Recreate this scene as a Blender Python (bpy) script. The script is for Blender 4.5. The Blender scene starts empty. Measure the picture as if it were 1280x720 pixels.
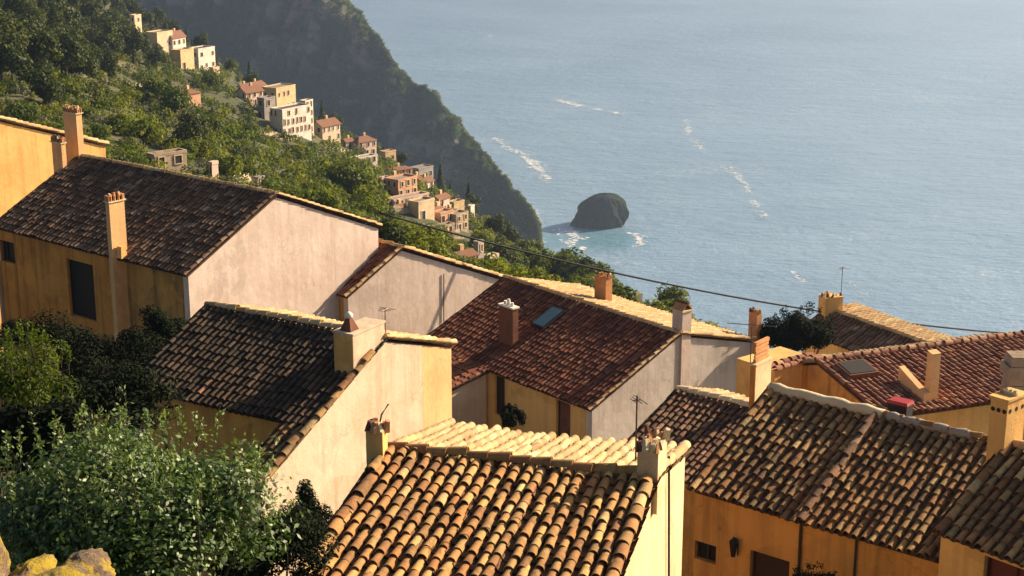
import bpy, math, random
import numpy as np
from mathutils import Vector
random.seed(7); RNG = np.random.default_rng(7)
S = bpy.context.scene; C = S.collection
rad = math.radians
# ------------------------------------------------------------------ camera model (photo measured at 1280x720)
FPX, HY = 2000.0, -200.0
PITCH = math.atan((360 - HY) / FPX)
F = np.array([0, math.cos(PITCH), -math.sin(PITCH)]); Rt = np.array([1., 0, 0]); U = np.cross(Rt, F)
def ray(u, v):
    d = F + Rt * (u - 640) / FPX + U * (360 - v) / FPX
    return d / np.linalg.norm(d)
def proj(P):
    P = np.array(P, float); return 640 + FPX * (P @ Rt) / (P @ F), 360 - FPX * (P @ U) / (P @ F)
SEA = -280.0
def at(u, v, d): return ray(u, v) * d
def on_z(u, v, z): r = ray(u, v); return r * (z / r[2])
def nrm(v): return v / np.linalg.norm(v)
# ------------------------------------------------------------------ noise
def _h(ix, iy, s):
    n = (ix * 374761393 + iy * 668265263 + s * 974711) & 0x7fffffff
    n = ((n ^ (n >> 13)) * 1274126177) & 0x7fffffff
    return ((n ^ (n >> 16)) & 0xffff) / 65535.0
def vn(x, y, s=0):
    x = np.asarray(x, float); y = np.asarray(y, float)
    ix = np.floor(x).astype(np.int64); iy = np.floor(y).astype(np.int64); fx = x - ix; fy = y - iy
    fx = fx * fx * (3 - 2 * fx); fy = fy * fy * (3 - 2 * fy)
    return (_h(ix, iy, s) * (1 - fx) + _h(ix + 1, iy, s) * fx) * (1 - fy) + (_h(ix, iy + 1, s) * (1 - fx) + _h(ix + 1, iy + 1, s) * fx) * fy
def fbm(x, y, o=4, s=0):
    t = 0; a = .5
    for k in range(o): t = t + a * (vn(x * 2**k, y * 2**k, s + k) - .5); a *= .5
    return t
# ------------------------------------------------------------------ mesh helpers
def tag(o, label, cat, group=None, kind=None):
    if label: o['label'] = label
    if cat: o['category'] = cat
    if group: o['group'] = group
    if kind: o['kind'] = kind
    return o
def empty(name, loc, label, cat, group=None):
    o = bpy.data.objects.new(name, None); C.objects.link(o); o.location = [float(q) for q in loc]
    o.empty_display_size = .3
    return tag(o, label, cat, group)
def link(name, me, parent=None):
    o = bpy.data.objects.new(name, me); C.objects.link(o)
    if parent is not None: o.parent = parent
    return o
def wloc(o):
    p = np.zeros(3)
    while o is not None: p = p + np.array(o.location); o = o.parent
    return p
def np_mesh(name, V, Q, mats, smooth=False, tint=None, midx=None):
    """V (n,3), Q (m,k) all faces with k corners"""
    me = bpy.data.meshes.new(name); V = np.asarray(V, np.float32); Q = np.asarray(Q, np.int32); k = Q.shape[1]
    me.vertices.add(len(V)); me.vertices.foreach_set('co', V.ravel())
    me.loops.add(Q.size); me.loops.foreach_set('vertex_index', Q.ravel())
    me.polygons.add(len(Q)); me.polygons.foreach_set('loop_start', np.arange(0, Q.size, k, dtype=np.int32))
    try: me.polygons.foreach_set('loop_total', np.full(len(Q), k, np.int32))
    except Exception: pass
    if smooth: me.polygons.foreach_set('use_smooth', np.ones(len(Q), bool))
    if midx is not None: me.polygons.foreach_set('material_index', np.asarray(midx, np.int32))
    for m in mats: me.materials.append(m)
    if tint is not None:
        a = me.attributes.new('tint', 'FLOAT_COLOR', 'POINT'); t = np.ones((len(V), 4), np.float32); t[:, :3] = tint
        a.data.foreach_set('color', t.ravel())
    me.update(calc_edges=True); me.validate(clean_customdata=False)
    return me
class MB:
    def __init__(s): s.v = []; s.f = []; s.m = []
    def quad(s, a, b, c, d, m=0):
        i = len(s.v); s.v += [tuple(a), tuple(b), tuple(c), tuple(d)]; s.f.append((i, i+1, i+2, i+3)); s.m.append(m)
    def poly(s, ps, m=0):
        i = len(s.v); s.v += [tuple(p) for p in ps]; s.f.append(tuple(range(i, i + len(ps)))); s.m.append(m)
    def prism(s, ps, e, m=0):
        """polygon ps extruded by vector e"""
        ps = [np.array(p, float) for p in ps]; e = np.array(e, float); n = len(ps)
        i = len(s.v); s.v += [tuple(p) for p in ps] + [tuple(p + e) for p in ps]
        s.f.append(tuple(range(i + n - 1, i - 1, -1))); s.f.append(tuple(range(i + n, i + 2*n))); s.m += [m, m]
        for k in range(n):
            q = (k + 1) % n; s.f.append((i+k, i+q, i+n+q, i+n+k)); s.m.append(m)
    def hexa(s, c8, m=0):
        i = len(s.v); s.v += [tuple(p) for p in c8]
        for f in ((3,2,1,0),(4,5,6,7),(0,1,5,4),(1,2,6,5),(2,3,7,6),(3,0,4,7)): s.f.append(tuple(i+k for k in f)); s.m.append(m)
    def tube(s, pts, rads, seg=8, m=0, cap=True):
        pts = [np.array(p, float) for p in pts]
        if not hasattr(rads, '__len__'): rads = [rads] * len(pts)
        i0 = len(s.v)
        for k, p in enumerate(pts):
            t = nrm(pts[min(k+1, len(pts)-1)] - pts[max(k-1, 0)])
            a = np.cross(t, [0, 0, 1.]) if abs(t[2]) < .9 else np.cross(t, [1., 0, 0]); a = nrm(a); b = np.cross(t, a)
            for q in range(seg):
                w = 2*math.pi*q/seg; s.v.append(tuple(p + rads[k]*(a*math.cos(w) + b*math.sin(w))))
        for k in range(len(pts)-1):
            for q in range(seg):
                r = (q+1) % seg; s.f.append((i0+k*seg+q, i0+k*seg+r, i0+(k+1)*seg+r, i0+(k+1)*seg+q)); s.m.append(m)
        if cap:
            s.f.append(tuple(i0+q for q in range(seg-1, -1, -1))); e = i0+(len(pts)-1)*seg; s.f.append(tuple(e+q for q in range(seg))); s.m += [m, m]
    def build(s, name, mats, parent=None, smooth=False):
        if not isinstance(mats, (list, tuple)): mats = [mats]
        off = wloc(parent) if parent is not None else np.zeros(3)
        me = bpy.data.meshes.new(name); me.from_pydata([tuple(np.array(v) - off) for v in s.v], [], s.f)
        for m in mats: me.materials.append(m)
        me.polygons.foreach_set('material_index', s.m)
        if smooth: me.polygons.foreach_set('use_smooth', [True]*len(s.f))
        me.update(); return link(name, me, parent)
# ------------------------------------------------------------------ materials
def newmat(name):
    m = bpy.data.materials.new(name); m.use_nodes = True; nt = m.node_tree
    for n in list(nt.nodes): nt.nodes.remove(n)
    out = nt.nodes.new('ShaderNodeOutputMaterial'); b = nt.nodes.new('ShaderNodeBsdfPrincipled')
    nt.links.new(b.outputs[0], out.inputs[0]); return m, nt, b, out
def N(nt, t, **k):
    n = nt.nodes.new(t)
    for a, v in k.items(): setattr(n, a, v)
    return n
def tex(nt, scale=1, detail=4, rough=.6, vec=None, sc3=None, kind='Object', loc=(0,0,0)):
    t = N(nt, 'ShaderNodeTexNoise'); t.inputs['Scale'].default_value = scale; t.inputs['Detail'].default_value = detail; t.inputs['Roughness'].default_value = rough
    if vec is None:
        tc = N(nt, 'ShaderNodeTexCoord'); vec = tc.outputs[kind]
    if sc3 or any(loc):
        mp = N(nt, 'ShaderNodeMapping'); mp.inputs['Scale'].default_value = sc3 or (1,1,1); mp.inputs['Location'].default_value = loc
        nt.links.new(vec, mp.inputs[0]); vec = mp.outputs[0]
    nt.links.new(vec, t.inputs['Vector']); return t.outputs['Fac']
def ramp(nt, fac, stops, interp='LINEAR'):
    r = N(nt, 'ShaderNodeValToRGB'); e = r.color_ramp; e.interpolation = interp
    while len(e.elements) < len(stops): e.elements.new(.5)
    for q, (p, c) in enumerate(stops):
        e.elements[q].position = p; e.elements[q].color = (c, c, c, 1) if not hasattr(c, '__len__') else (*c, 1)
    nt.links.new(fac, r.inputs[0]); return r.outputs[0]
def mix(nt, a, b, fac, mode='MIX'):
    m = N(nt, 'ShaderNodeMix', data_type='RGBA', blend_type=mode)
    for s, v in ((m.inputs[0], fac), (m.inputs[6], a), (m.inputs[7], b)):
        if hasattr(v, 'links') or hasattr(v, 'is_linked'): nt.links.new(v, s)
        elif hasattr(v, '__len__'): s.default_value = (*v, 1)
        else: s.default_value = v
    return m.outputs[2]
def math_(nt, op, a, b=0.):
    m = N(nt, 'ShaderNodeMath', operation=op)
    for s, v in ((m.inputs[0], a), (m.inputs[1], b)):
        if hasattr(v, 'is_linked'): nt.links.new(v, s)
        else: s.default_value = v
    return m.outputs[0]
def bump(nt, b, h, st=.5, dist=.02):
    n = N(nt, 'ShaderNodeBump'); n.inputs['Strength'].default_value = st; n.inputs['Distance'].default_value = dist
    nt.links.new(h, n.inputs['Height']); nt.links.new(n.outputs[0], b.inputs['Normal'])
def stucco(name, col, col2=None, streak=.35, dirt=(.16,.12,.09), spots=0.2, bumps=.5):
    m, nt, b, o = newmat(name); col2 = col2 or tuple(c*.75 for c in col)
    c = mix(nt, col, col2, ramp(nt, tex(nt, .7, 5, .6), [(.38,0),(.66,1)]))
    c = mix(nt, c, tuple(min(1, q*1.12) for q in col), ramp(nt, tex(nt, 2.6, 6, .7, loc=(5,2,9)), [(.5,0),(.72,.7)]))
    s = ramp(nt, tex(nt, 1, 5, .65, sc3=(3.2,3.2,.16)), [(.46,0),(.74,1)])
    c = mix(nt, c, dirt, math_(nt, 'MULTIPLY', s, streak))
    p = ramp(nt, tex(nt, 3.5, 8, .75, loc=(3,7,1)), [(.58,0),(.7,1)])
    c = mix(nt, c, tuple(q*.8 for q in dirt), math_(nt, 'MULTIPLY', p, spots))
    pt = ramp(nt, tex(nt, .42, 2, .5, loc=(11,3,5)), [(.585,0),(.6,1)]); c = mix(nt, c, tuple(min(1,q*1.13) for q in col), math_(nt, 'MULTIPLY', pt, .4))
    pt = ramp(nt, tex(nt, .6, 3, .6, loc=(1,13,5)), [(.62,0),(.645,1)]); c = mix(nt, c, tuple(q*.72 for q in col2), math_(nt, 'MULTIPLY', pt, .35))
    tc = N(nt, 'ShaderNodeTexCoord'); nz = N(nt, 'ShaderNodeTexNoise'); nz.inputs['Scale'].default_value = 1.6; nz.inputs['Detail'].default_value = 5; nt.links.new(tc.outputs['Object'], nz.inputs['Vector'])
    va = N(nt, 'ShaderNodeVectorMath', operation='MULTIPLY_ADD'); nt.links.new(nz.outputs['Color'], va.inputs[0]); va.inputs[1].default_value = (.9,.9,.9); nt.links.new(tc.outputs['Object'], va.inputs[2])
    vo = N(nt, 'ShaderNodeTexVoronoi', feature='DISTANCE_TO_EDGE'); vo.inputs['Scale'].default_value = .45; nt.links.new(va.outputs[0], vo.inputs['Vector'])
    ck = math_(nt, 'MULTIPLY', ramp(nt, vo.outputs['Distance'], [(.002,1),(.009,0)]), ramp(nt, tex(nt, .8, 2, .5, loc=(4,4,8)), [(.5,0),(.62,.35)]))
    c = mix(nt, c, dirt, ck)
    nt.links.new(c, b.inputs['Base Color']); b.inputs['Roughness'].default_value = .92
    b.inputs['Specular IOR Level'].default_value = .2
    h = math_(nt, 'ADD', tex(nt, 22, 5, .7), math_(nt, 'MULTIPLY', tex(nt, 3, 3, .5), 1.5)); bump(nt, b, h, bumps, .02); return m
def plain(name, col, rough=.8, metal=0., var=.25, scale=6, spec=.3):
    m, nt, b, o = newmat(name)
    c = mix(nt, col, tuple(q*(1-var) for q in col), tex(nt, scale, 5, .65)); nt.links.new(c, b.inputs['Base Color'])
    b.inputs['Roughness'].default_value = rough; b.inputs['Metallic'].default_value = metal; b.inputs['Specular IOR Level'].default_value = spec
    bump(nt, b, tex(nt, scale*4, 4, .6), .3, .01); return m
def tilemat(name, stops, dark=(.035,.028,.022), darkamt=.6, lichen=(.34,.3,.2), lich=.3, scale=1.0):
    m, nt, b, o = newmat(name)
    at_ = N(nt, 'ShaderNodeAttribute', attribute_name='tint'); sp = N(nt, 'ShaderNodeSeparateColor'); nt.links.new(at_.outputs['Color'], sp.inputs[0])
    c = ramp(nt, sp.outputs[0], stops)
    br = math_(nt, 'ADD', math_(nt, 'MULTIPLY', sp.outputs[1], .5), .7)
    cc = N(nt, 'ShaderNodeCombineColor'); [nt.links.new(br, cc.inputs[k]) for k in range(3)]
    c = mix(nt, c, cc.outputs[0], 1., 'MULTIPLY')
    big = tex(nt, .55*scale, 4, .6); fine = tex(nt, 9, 7, .75, loc=(2,3,4)); wf = tex(nt, 26, 4, .7)
    dk = math_(nt, 'ADD', math_(nt, 'MULTIPLY', big, .8), math_(nt, 'MULTIPLY', fine, .6))
    dk = math_(nt, 'ADD', dk, math_(nt, 'MULTIPLY', sp.outputs[2], .22))
    c = mix(nt, c, dark, math_(nt, 'MULTIPLY', ramp(nt, dk, [(.66,0),(.98,1)]), darkamt))
    c = mix(nt, c, lichen, math_(nt, 'MULTIPLY', ramp(nt, tex(nt, 14, 6, .8, loc=(8,1,6)), [(.56,0),(.66,1)]), lich))
    nt.links.new(c, b.inputs['Base Color']); b.inputs['Roughness'].default_value = .88; b.inputs['Specular IOR Level'].default_value = .25
    bump(nt, b, math_(nt, 'ADD', fine, wf), .6, .012); return m
def leafmat(name, c1, c2, c3, trans=.35, rough=.45, spec=.4):
    m, nt, b, out = newmat(name)
    at_ = N(nt, 'ShaderNodeAttribute', attribute_name='tint'); sp = N(nt, 'ShaderNodeSeparateColor'); nt.links.new(at_.outputs['Color'], sp.inputs[0])
    oi = N(nt, 'ShaderNodeObjectInfo')
    f = math_(nt, 'FRACT', math_(nt, 'ADD', sp.outputs[0], math_(nt, 'MULTIPLY', oi.outputs['Random'], .999)))
    tri = math_(nt, 'ABSOLUTE', math_(nt, 'SUBTRACT', math_(nt, 'MULTIPLY', f, 2.), 1.))
    c = ramp(nt, tri, [(0,c1),(.5,c2),(1,c3)])
    br = math_(nt, 'ADD', math_(nt, 'MULTIPLY', sp.outputs[1], .8), .55)
    cc = N(nt, 'ShaderNodeCombineColor'); [nt.links.new(br, cc.inputs[k]) for k in range(3)]
    c = mix(nt, c, cc.outputs[0], 1., 'MULTIPLY'); nt.links.new(c, b.inputs['Base Color'])
    b.inputs['Roughness'].default_value = rough; b.inputs['Specular IOR Level'].default_value = spec
    tr = N(nt, 'ShaderNodeBsdfTranslucent'); tc = mix(nt, c, (1.3,1.25,.5), 1., 'MULTIPLY'); nt.links.new(tc, tr.inputs[0])
    ms = N(nt, 'ShaderNodeMixShader'); ms.inputs[0].default_value = trans
    nt.links.new(b.outputs[0], ms.inputs[1]); nt.links.new(tr.outputs[0], ms.inputs[2]); nt.links.new(ms.outputs[0], out.inputs[0]); return m
M = {}
M['pink'] = stucco('pink_render', (.6,.49,.415), (.52,.41,.34), .4, (.34,.24,.17), .2)
M['pink2'] = stucco('pale_pink_render', (.62,.505,.43), (.54,.425,.35), .45, (.36,.25,.16), .2)
M['grey'] = stucco('grey_white_render', (.58,.51,.455), (.49,.42,.37), .4, (.24,.18,.13), .3)
M['cream'] = stucco('cream_render', (.6,.48,.35), (.5,.385,.26), .55, (.32,.22,.13), .3)
M['cream2'] = stucco('pale_cream_render', (.66,.5,.3), (.57,.41,.23), .25, (.3,.2,.1), .15)
M['peach'] = stucco('peach_render', (.72,.43,.2), (.62,.36,.16), .3, (.3,.18,.09), .15)
M['yellow'] = stucco('ochre_render', (.66,.34,.085), (.5,.24,.055), .6, (.12,.065,.03), .45)
M['orangew'] = stucco('burnt_orange_render', (.62,.27,.055), (.42,.17,.035), .65, (.1,.045,.02), .5)
M['yellow2'] = stucco('worn_ochre_render', (.55,.28,.07), (.28,.15,.05), .8, (.06,.04,.025), .7)
M['ochre'] = stucco('golden_render', (.74,.44,.15), (.62,.35,.11), .45, (.3,.17,.07), .15)
M['brickor'] = stucco('orange_brick', (.58,.29,.12), (.42,.2,.085), .3, (.12,.06,.03), .5)
M['brown'] = stucco('brown_plaster', (.17,.07,.04), (.1,.045,.03), .3, (.04,.025,.02), .4)
M['mortar'] = stucco('cream_mortar', (.7,.58,.36), (.58,.46,.27), .1, (.3,.22,.12), .3, 1.)
M['mortarg'] = stucco('grey_mortar', (.42,.37,.3), (.32,.28,.22), .1, (.15,.12,.09), .3, 1.)
M['stonew'] = stucco('rubble_stone', (.36,.27,.19), (.2,.15,.11), .3, (.07,.05,.04), .8, 1.)
M['dark'] = plain('dark_opening', (.012,.01,.009), .7)
M['wood'] = plain('dark_wood', (.05,.028,.018), .7)
M['redwood'] = plain('dark_red_shutter', (.12,.02,.015), .6)
M['metal'] = plain('antenna_metal', (.16,.13,.11), .5, .7)
M['white'] = plain('white_cap', (.75,.7,.6), .7)
M['redmetal'] = plain('red_painted_metal', (.32,.02,.02), .5)
M['blackm'] = plain('black_metal', (.02,.018,.018), .5)
M['cable'] = plain('black_rubber', (.012,.014,.018), .6)
mg, nt, b, o = newmat('roof_glass'); b.inputs['Base Color'].default_value = (.06,.12,.14,1); b.inputs['Roughness'].default_value = .12; M['glass'] = mg
M['deck'] = plain('roof_deck', (.06,.04,.03), .95)
M['t1'] = tilemat('weathered_brown_tiles', [(0,(.10,.052,.028)),(.4,(.17,.09,.048)),(.75,(.25,.15,.09)),(1,(.38,.27,.18))], (.03,.022,.015), .75, (.3,.25,.2), .35)
M['t2'] = tilemat('mossy_dark_tiles', [(0,(.05,.033,.02)),(.6,(.095,.06,.035)),(.92,(.15,.095,.055)),(1,(.34,.17,.08))], (.02,.017,.013), .8, (.2,.17,.1), .25)
M['t3'] = tilemat('orange_buff_tiles', [(0,(.36,.155,.05)),(.5,(.45,.235,.075)),(.85,(.53,.32,.11)),(1,(.6,.41,.18))], (.09,.045,.025), .75, (.5,.4,.2), .3)
M['t4'] = tilemat('dark_red_tiles', [(0,(.14,.042,.022)),(.5,(.23,.078,.036)),(.85,(.31,.12,.06)),(1,(.4,.19,.1))], (.05,.02,.018), .6, (.3,.16,.12), .2)
M['t5'] = tilemat('mixed_buff_tiles', [(0,(.26,.115,.04)),(.5,(.36,.185,.065)),(.85,(.45,.27,.1)),(1,(.54,.38,.17))], (.05,.032,.02), .75, (.42,.36,.22), .35)
M['t8'] = tilemat('brown_tiles', [(0,(.14,.065,.035)),(.5,(.24,.12,.065)),(1,(.38,.23,.13))], (.04,.028,.02), .75, (.3,.25,.17), .3)
M['t9'] = tilemat('red_brown_tiles', [(0,(.21,.08,.042)),(.5,(.31,.13,.07)),(1,(.44,.25,.14))], (.09,.035,.025), .6, (.46,.28,.22), .35)
M['tcap'] = tilemat('pale_tiles', [(0,(.46,.28,.12)),(.5,(.56,.37,.17)),(1,(.64,.47,.25))], (.25,.15,.08), .4, (.7,.6,.4), .3)  # paler tiles, used on far slopes, ridge caps and verges
# ------------------------------------------------------------------ terrain
NR = np.array([0, 3, 6, 9, 12, 16, 22, 32, 45, 60, 75.])
NZ = np.array([-1.8,-2.1,-3.5,-5.2,-7.4,-11.2,-15,-18.6,-20.8,-22.0,-24.5])
def ctl(l):
    o = []
    for u, v, d in l:
        p = at(u, v, d); o.append((math.atan2(p[0], p[1]), math.hypot(p[0], p[1]), p[2]))
    o.sort(); return np.array(o)
BOT = ctl([(-2500,200,170),(-200,200,200),(0,215,170),(150,268,140),(345,298,122),(475,330,112),(600,372,105),(700,402,98),(860,445,92),(960,480,86),(1300,560,82),(3500,600,80)])
CRE = ctl([(-2500,-500,800),(-200,-230,720),(0,-120,690),(100,-30,650),(165,18,620),(270,76,560),(330,118,530),(400,152,500),(480,198,460),(520,217,440),(560,246,420),(600,276,390),(640,312,360),(700,355,300),(740,368,255),(800,390,200),(870,416,155),(960,448,125),(1300,575,105),(3500,640,100)])
def terrain(x, y):
    x = np.asarray(x, float); y = np.asarray(y, float); az = np.arctan2(x, y); r = np.hypot(x, y)
    zn = np.interp(r, NR, NZ)
    rb = np.interp(az, BOT[:,0], BOT[:,1]); zb = np.interp(az, BOT[:,0], BOT[:,2])
    rc = np.interp(az, CRE[:,0], CRE[:,1]); zc = np.interp(az, CRE[:,0], CRE[:,2])
    t1 = np.clip((r - 75) / np.maximum(rb - 75, 1), 0, 1); z1 = NZ[-1] + (zb - NZ[-1]) * t1
    t2 = np.clip((r - rb) / (rc - rb), 0, 1)
    amp = np.clip((r - 90) / 150, 0, 1)
    bul = np.sin(t2 * math.pi) * (rc - rb) * -.012
    z2 = zb + (zc - zb) * t2 + bul + amp * (1 - t2**4) * (fbm(x/60, y/60, 4, 3) * 16 * np.sin(t2*math.pi) + fbm(x/12, y/12, 3, 9) * 2.2)
    tr = (z2 / 4.5); fr = tr - np.floor(tr); z2 = z2 + np.where((t2 > 0) & (t2 < 1), amp * .9 * (.5 - np.abs(fr - .5)) , 0)
    z3 = zc - (r - rc) * .95 + fbm(x/40, y/40, 4, 5) * 14 * np.clip((r - rc) / 60, 0, 1)
    z = np.where(r < 75, zn, np.where(r < rb, z1, np.where(r < rc, z2, z3)))
    return np.maximum(z, SEA - 12)
def tz(x, y): return float(terrain(x, y))
def hit(u, v, near=85.):
    d = ray(u, v); t = near
    while t < 1400:
        p = d * t
        if p[2] < tz(p[0], p[1]): return p
        t += 1.0 if t < 200 else 2.0
    return None
az = np.linspace(rad(-100), rad(100), 520)
az = np.sort(np.concatenate([np.linspace(rad(-100), rad(-22), 70), np.linspace(rad(-22), rad(22), 420)[1:-1], np.linspace(rad(22), rad(100), 70)]))
rr = np.concatenate([np.linspace(0.5, 75, 70), np.geomspace(76, 800, 300), np.linspace(805, 1100, 20)])
A_, R_ = np.meshgrid(az, rr, indexing='ij'); X = np.sin(A_) * R_; Y = np.cos(A_) * R_; Z = terrain(X, Y)
nA, nR = A_.shape; idx = np.arange(nA*nR).reshape(nA, nR)
Q = np.stack([idx[:-1,:-1], idx[1:,:-1], idx[1:,1:], idx[:-1,1:]], -1).reshape(-1, 4)[:, ::-1]
m, nt, b, o = newmat('hillside_soil')
c = ramp(nt, tex(nt, .06, 8, .7), [(.3,(.025,.03,.008)),(.5,(.07,.065,.018)),(.62,(.13,.105,.04)),(.76,(.24,.17,.085))])
c = mix(nt, c, (.035,.05,.015), ramp(nt, tex(nt, .8, 6, .7), [(.42,0),(.6,.8)]))
nt.links.new(c, b.inputs['Base Color']); b.inputs['Roughness'].default_value = .95; bump(nt, b, tex(nt, 1.5, 8, .7), .8, .4)
M['soil'] = m
gr = link('ground', np_mesh('ground', np.stack([X, Y, Z], -1).reshape(-1, 3), Q, [m], True)); gr['kind'] = 'structure'
# ------------------------------------------------------------------ sea
m, nt, b, o = newmat('sea_water')
geo = N(nt, 'ShaderNodeNewGeometry'); pos = geo.outputs['Position']
def dist_to(px, py, sc):
    v = N(nt, 'ShaderNodeVectorMath', operation='DISTANCE'); nt.links.new(pos, v.inputs[0]); v.inputs[1].default_value = (px, py, SEA)
    return math_(nt, 'DIVIDE', v.outputs['Value'], sc)
RK = on_z(756, 288, SEA); TIP = on_z(673, 297, SEA)
sh = math_(nt, 'MINIMUM', dist_to(RK[0]-4, RK[1]-26, 46.), dist_to(TIP[0], TIP[1]-12, 34.))
sh = math_(nt, 'ADD', sh, math_(nt, 'MULTIPLY', math_(nt, 'SUBTRACT', tex(nt, .05, 4, .6, vec=pos), .5), .9))
shf = ramp(nt, sh, [(.45,1),(1.,0)])
base = mix(nt, (.18,.285,.39), (.24,.36,.475), ramp(nt, tex(nt, .004, 5, .6, vec=pos), [(.35,0),(.65,1)]))
base = mix(nt, base, (.03,.19,.24), math_(nt, 'MULTIPLY', shf, .45))
w1 = tex(nt, 1, 3, .55, vec=pos, sc3=(.10,.17,.1)); w2 = tex(nt, 1, 3, .6, vec=pos, sc3=(.34,.5,.3), loc=(4,4,4)); w0 = tex(nt, 1, 2, .5, vec=pos, sc3=(.028,.05,.03))
hh = math_(nt, 'ADD', math_(nt, 'MULTIPLY', w1, 1.), math_(nt, 'ADD', math_(nt, 'MULTIPLY', w2, .45), math_(nt, 'MULTIPLY', w0, 1.5)))
fl = math_(nt, 'ADD', math_(nt, 'MULTIPLY', tex(nt, 1, 5, .7, vec=pos, sc3=(.16,.3,.2), loc=(9,1,0)), .65), math_(nt, 'MULTIPLY', tex(nt, .012, 3, .5, vec=pos), .35))
cap = ramp(nt, fl, [(.58,0),(.68,1)])  # whitecap specks, widened to paint in the sparkle of light on water too
base = mix(nt, base, (.75,.8,.8), math_(nt, 'MULTIPLY', cap, .55))
nt.links.new(base, b.inputs['Base Color']); b.inputs['Roughness'].default_value = .3; b.inputs['IOR'].default_value = 1.333
bump(nt, b, hh, 1.0, 1.15); M['sea'] = m
s_ = 9000.
me = np_mesh('sea', [(-s_, -s_, SEA), (s_, -s_, SEA), (s_, s_, SEA), (-s_, s_, SEA)], [(0,1,2,3)], [m]); so = link('sea', me); so['kind'] = 'structure'
# foam: flecks of broken water along current lines and round the rocks
M['foam'] = plain('sea_foam', (.85,.88,.88), .6, 0, .1, .5)
def foam_patch(mb, x, y, sx, sy, a):
    n = random.randint(6, 9); ca, sa = math.cos(a), math.sin(a); ps = []
    for k in range(n):
        w = 2*math.pi*k/n; q = random.uniform(.55, 1.15); px, py = math.cos(w)*sx*q, math.sin(w)*sy*q
        ps.append((x + px*ca - py*sa, y + px*sa + py*ca, SEA + .06 + random.uniform(0, .2)))
    mb.poly(ps)
def foam_line(mb, pts, n, wid, sz, dens=1.):
    n = int(n*1.5)
    P = [on_z(u, v, SEA)[:2] for u, v in pts]; seg = [np.linalg.norm(P[k+1]-P[k]) for k in range(len(P)-1)]; T = sum(seg); ph = random.uniform(0, 9)
    for q in range(n):
        t = random.random() * T
        if vn(np.array([t/14.]), np.array([ph]), 3)[0] < .38/dens: continue
        k = 0
        while k < len(seg)-1 and t > seg[k]: t -= seg[k]; k += 1
        p = P[k] + (P[k+1]-P[k]) * min(1, t/seg[k]); d = P[k+1]-P[k]
        s = 1.12 * sz * random.uniform(.3, 1.) ** 1.4
        foam_patch(mb, p[0]+random.gauss(0, wid), p[1]+random.gauss(0, wid*1.6), s*1.5, s*.7, math.atan2(d[1], d[0])*.5)
mb = MB()
for pts, n, w, s in (([(858,150),(861,170),(880,188),(905,200),(930,228),(940,250),(958,272)], 300, 1.7, 1.5),
        ([(618,172),(640,188),(656,192),(672,206),(690,238),(706,246)], 200, 2.2, 1.8), ([(692,124),(720,131),(745,137),(778,142)], 130, 2.5, 2.4), ([(655,196),(665,205),(675,215)], 50, 1.6, 2.2),
        ([(985,328),(993,342),(1003,352)], 50, .8, 1.2), ([(870,178),(925,224)], 60, 3, 1.2), ([(1060,352),(1090,368)], 30, 3, .8), ([(958,272),(1010,320),(1095,350)], 60, 5, .7),
        ([(640,88),(740,120)], 25, 8, 1.6), ([(880,60),(960,66)], 14, 6, 1.8), ([(600,40),(620,48)], 10, 4, 2.4),
        ([(1000,330),(1120,345),(1240,380)], 50, 9, .8), ([(820,230),(900,330)], 60, 14, .7), ([(1000,150),(1150,260)], 60, 22, .9)):
    foam_line(mb, pts, n, w, s)
for pts, n, w, s in (([(712,284),(716,296),(735,298)], 40, 1.8, 1.6), ([(788,290),(800,296),(800,306),(790,308)], 60, 1.8, 1.6), ([(722,291),(700,289)], 40, 2.4, 1.6), ([(728,309),(727,312)], 30, .8, 1.6),
        ([(672,290),(676,300),(672,310)], 40, 1.4, 1.3), ([(656,252),(668,264),(676,282)], 60, 1.6, 1.3), ([(620,212),(640,228)], 20, 1.5, 1.2), ([(704,300),(714,306),(722,296)], 30, 2., 1.6)):
    foam_line(mb, pts, n, w, s, 1.6)
fo = mb.build('sea_foam', M['foam']); tag(fo, 'white foam flecks drifting in lines on the blue sea', 'foam', None, 'stuff')
# ------------------------------------------------------------------ headland and sea rock
m, nt, b, o = newmat('headland_rock')
geo = N(nt, 'ShaderNodeNewGeometry'); pos = geo.outputs['Position']
at_ = N(nt, 'ShaderNodeAttribute', attribute_name='tint'); sp = N(nt, 'ShaderNodeSeparateColor'); nt.links.new(at_.outputs['Color'], sp.inputs[0])
c = ramp(nt, tex(nt, .02, 8, .7, vec=pos), [(.3,(.012,.018,.02)),(.46,(.03,.037,.036)),(.58,(.07,.07,.06)),(.72,(.17,.14,.12))])
c = mix(nt, c, (.035,.075,.018), ramp(nt, tex(nt, .035, 8, .75, vec=pos, loc=(7,3,1)), [(.47,0),(.55,.9)]))
c = mix(nt, c, (.38,.33,.29), math_(nt, 'MULTIPLY', sp.outputs[2], .85))
pk = ramp(nt, math_(nt, 'ADD', math_(nt, 'MULTIPLY', tex(nt, .05, 6, .7, vec=pos, sc3=(1,1,.35)), .5), math_(nt, 'MULTIPLY', sp.outputs[1], .5)), [(.42,0),(.56,1)])
c = mix(nt, c, (.62,.33,.26), math_(nt, 'MULTIPLY', pk, .85))
gn = math_(nt, 'MULTIPLY', ramp(nt, tex(nt, .04, 7, .7, vec=pos, loc=(1,9,2)), [(.38,.2),(.56,1)]), sp.outputs[0])
c = mix(nt, c, (.09,.14,.02), gn)
nt.links.new(c, b.inputs['Base Color']); b.inputs['Roughness'].default_value = .95; b.inputs['Specular IOR Level'].default_value = .1
bump(nt, b, math_(nt, 'ADD', tex(nt, .12, 8, .75, vec=pos), tex(nt, .6, 5, .7, vec=pos)), 1., 5.); M['cliff'] = m
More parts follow.
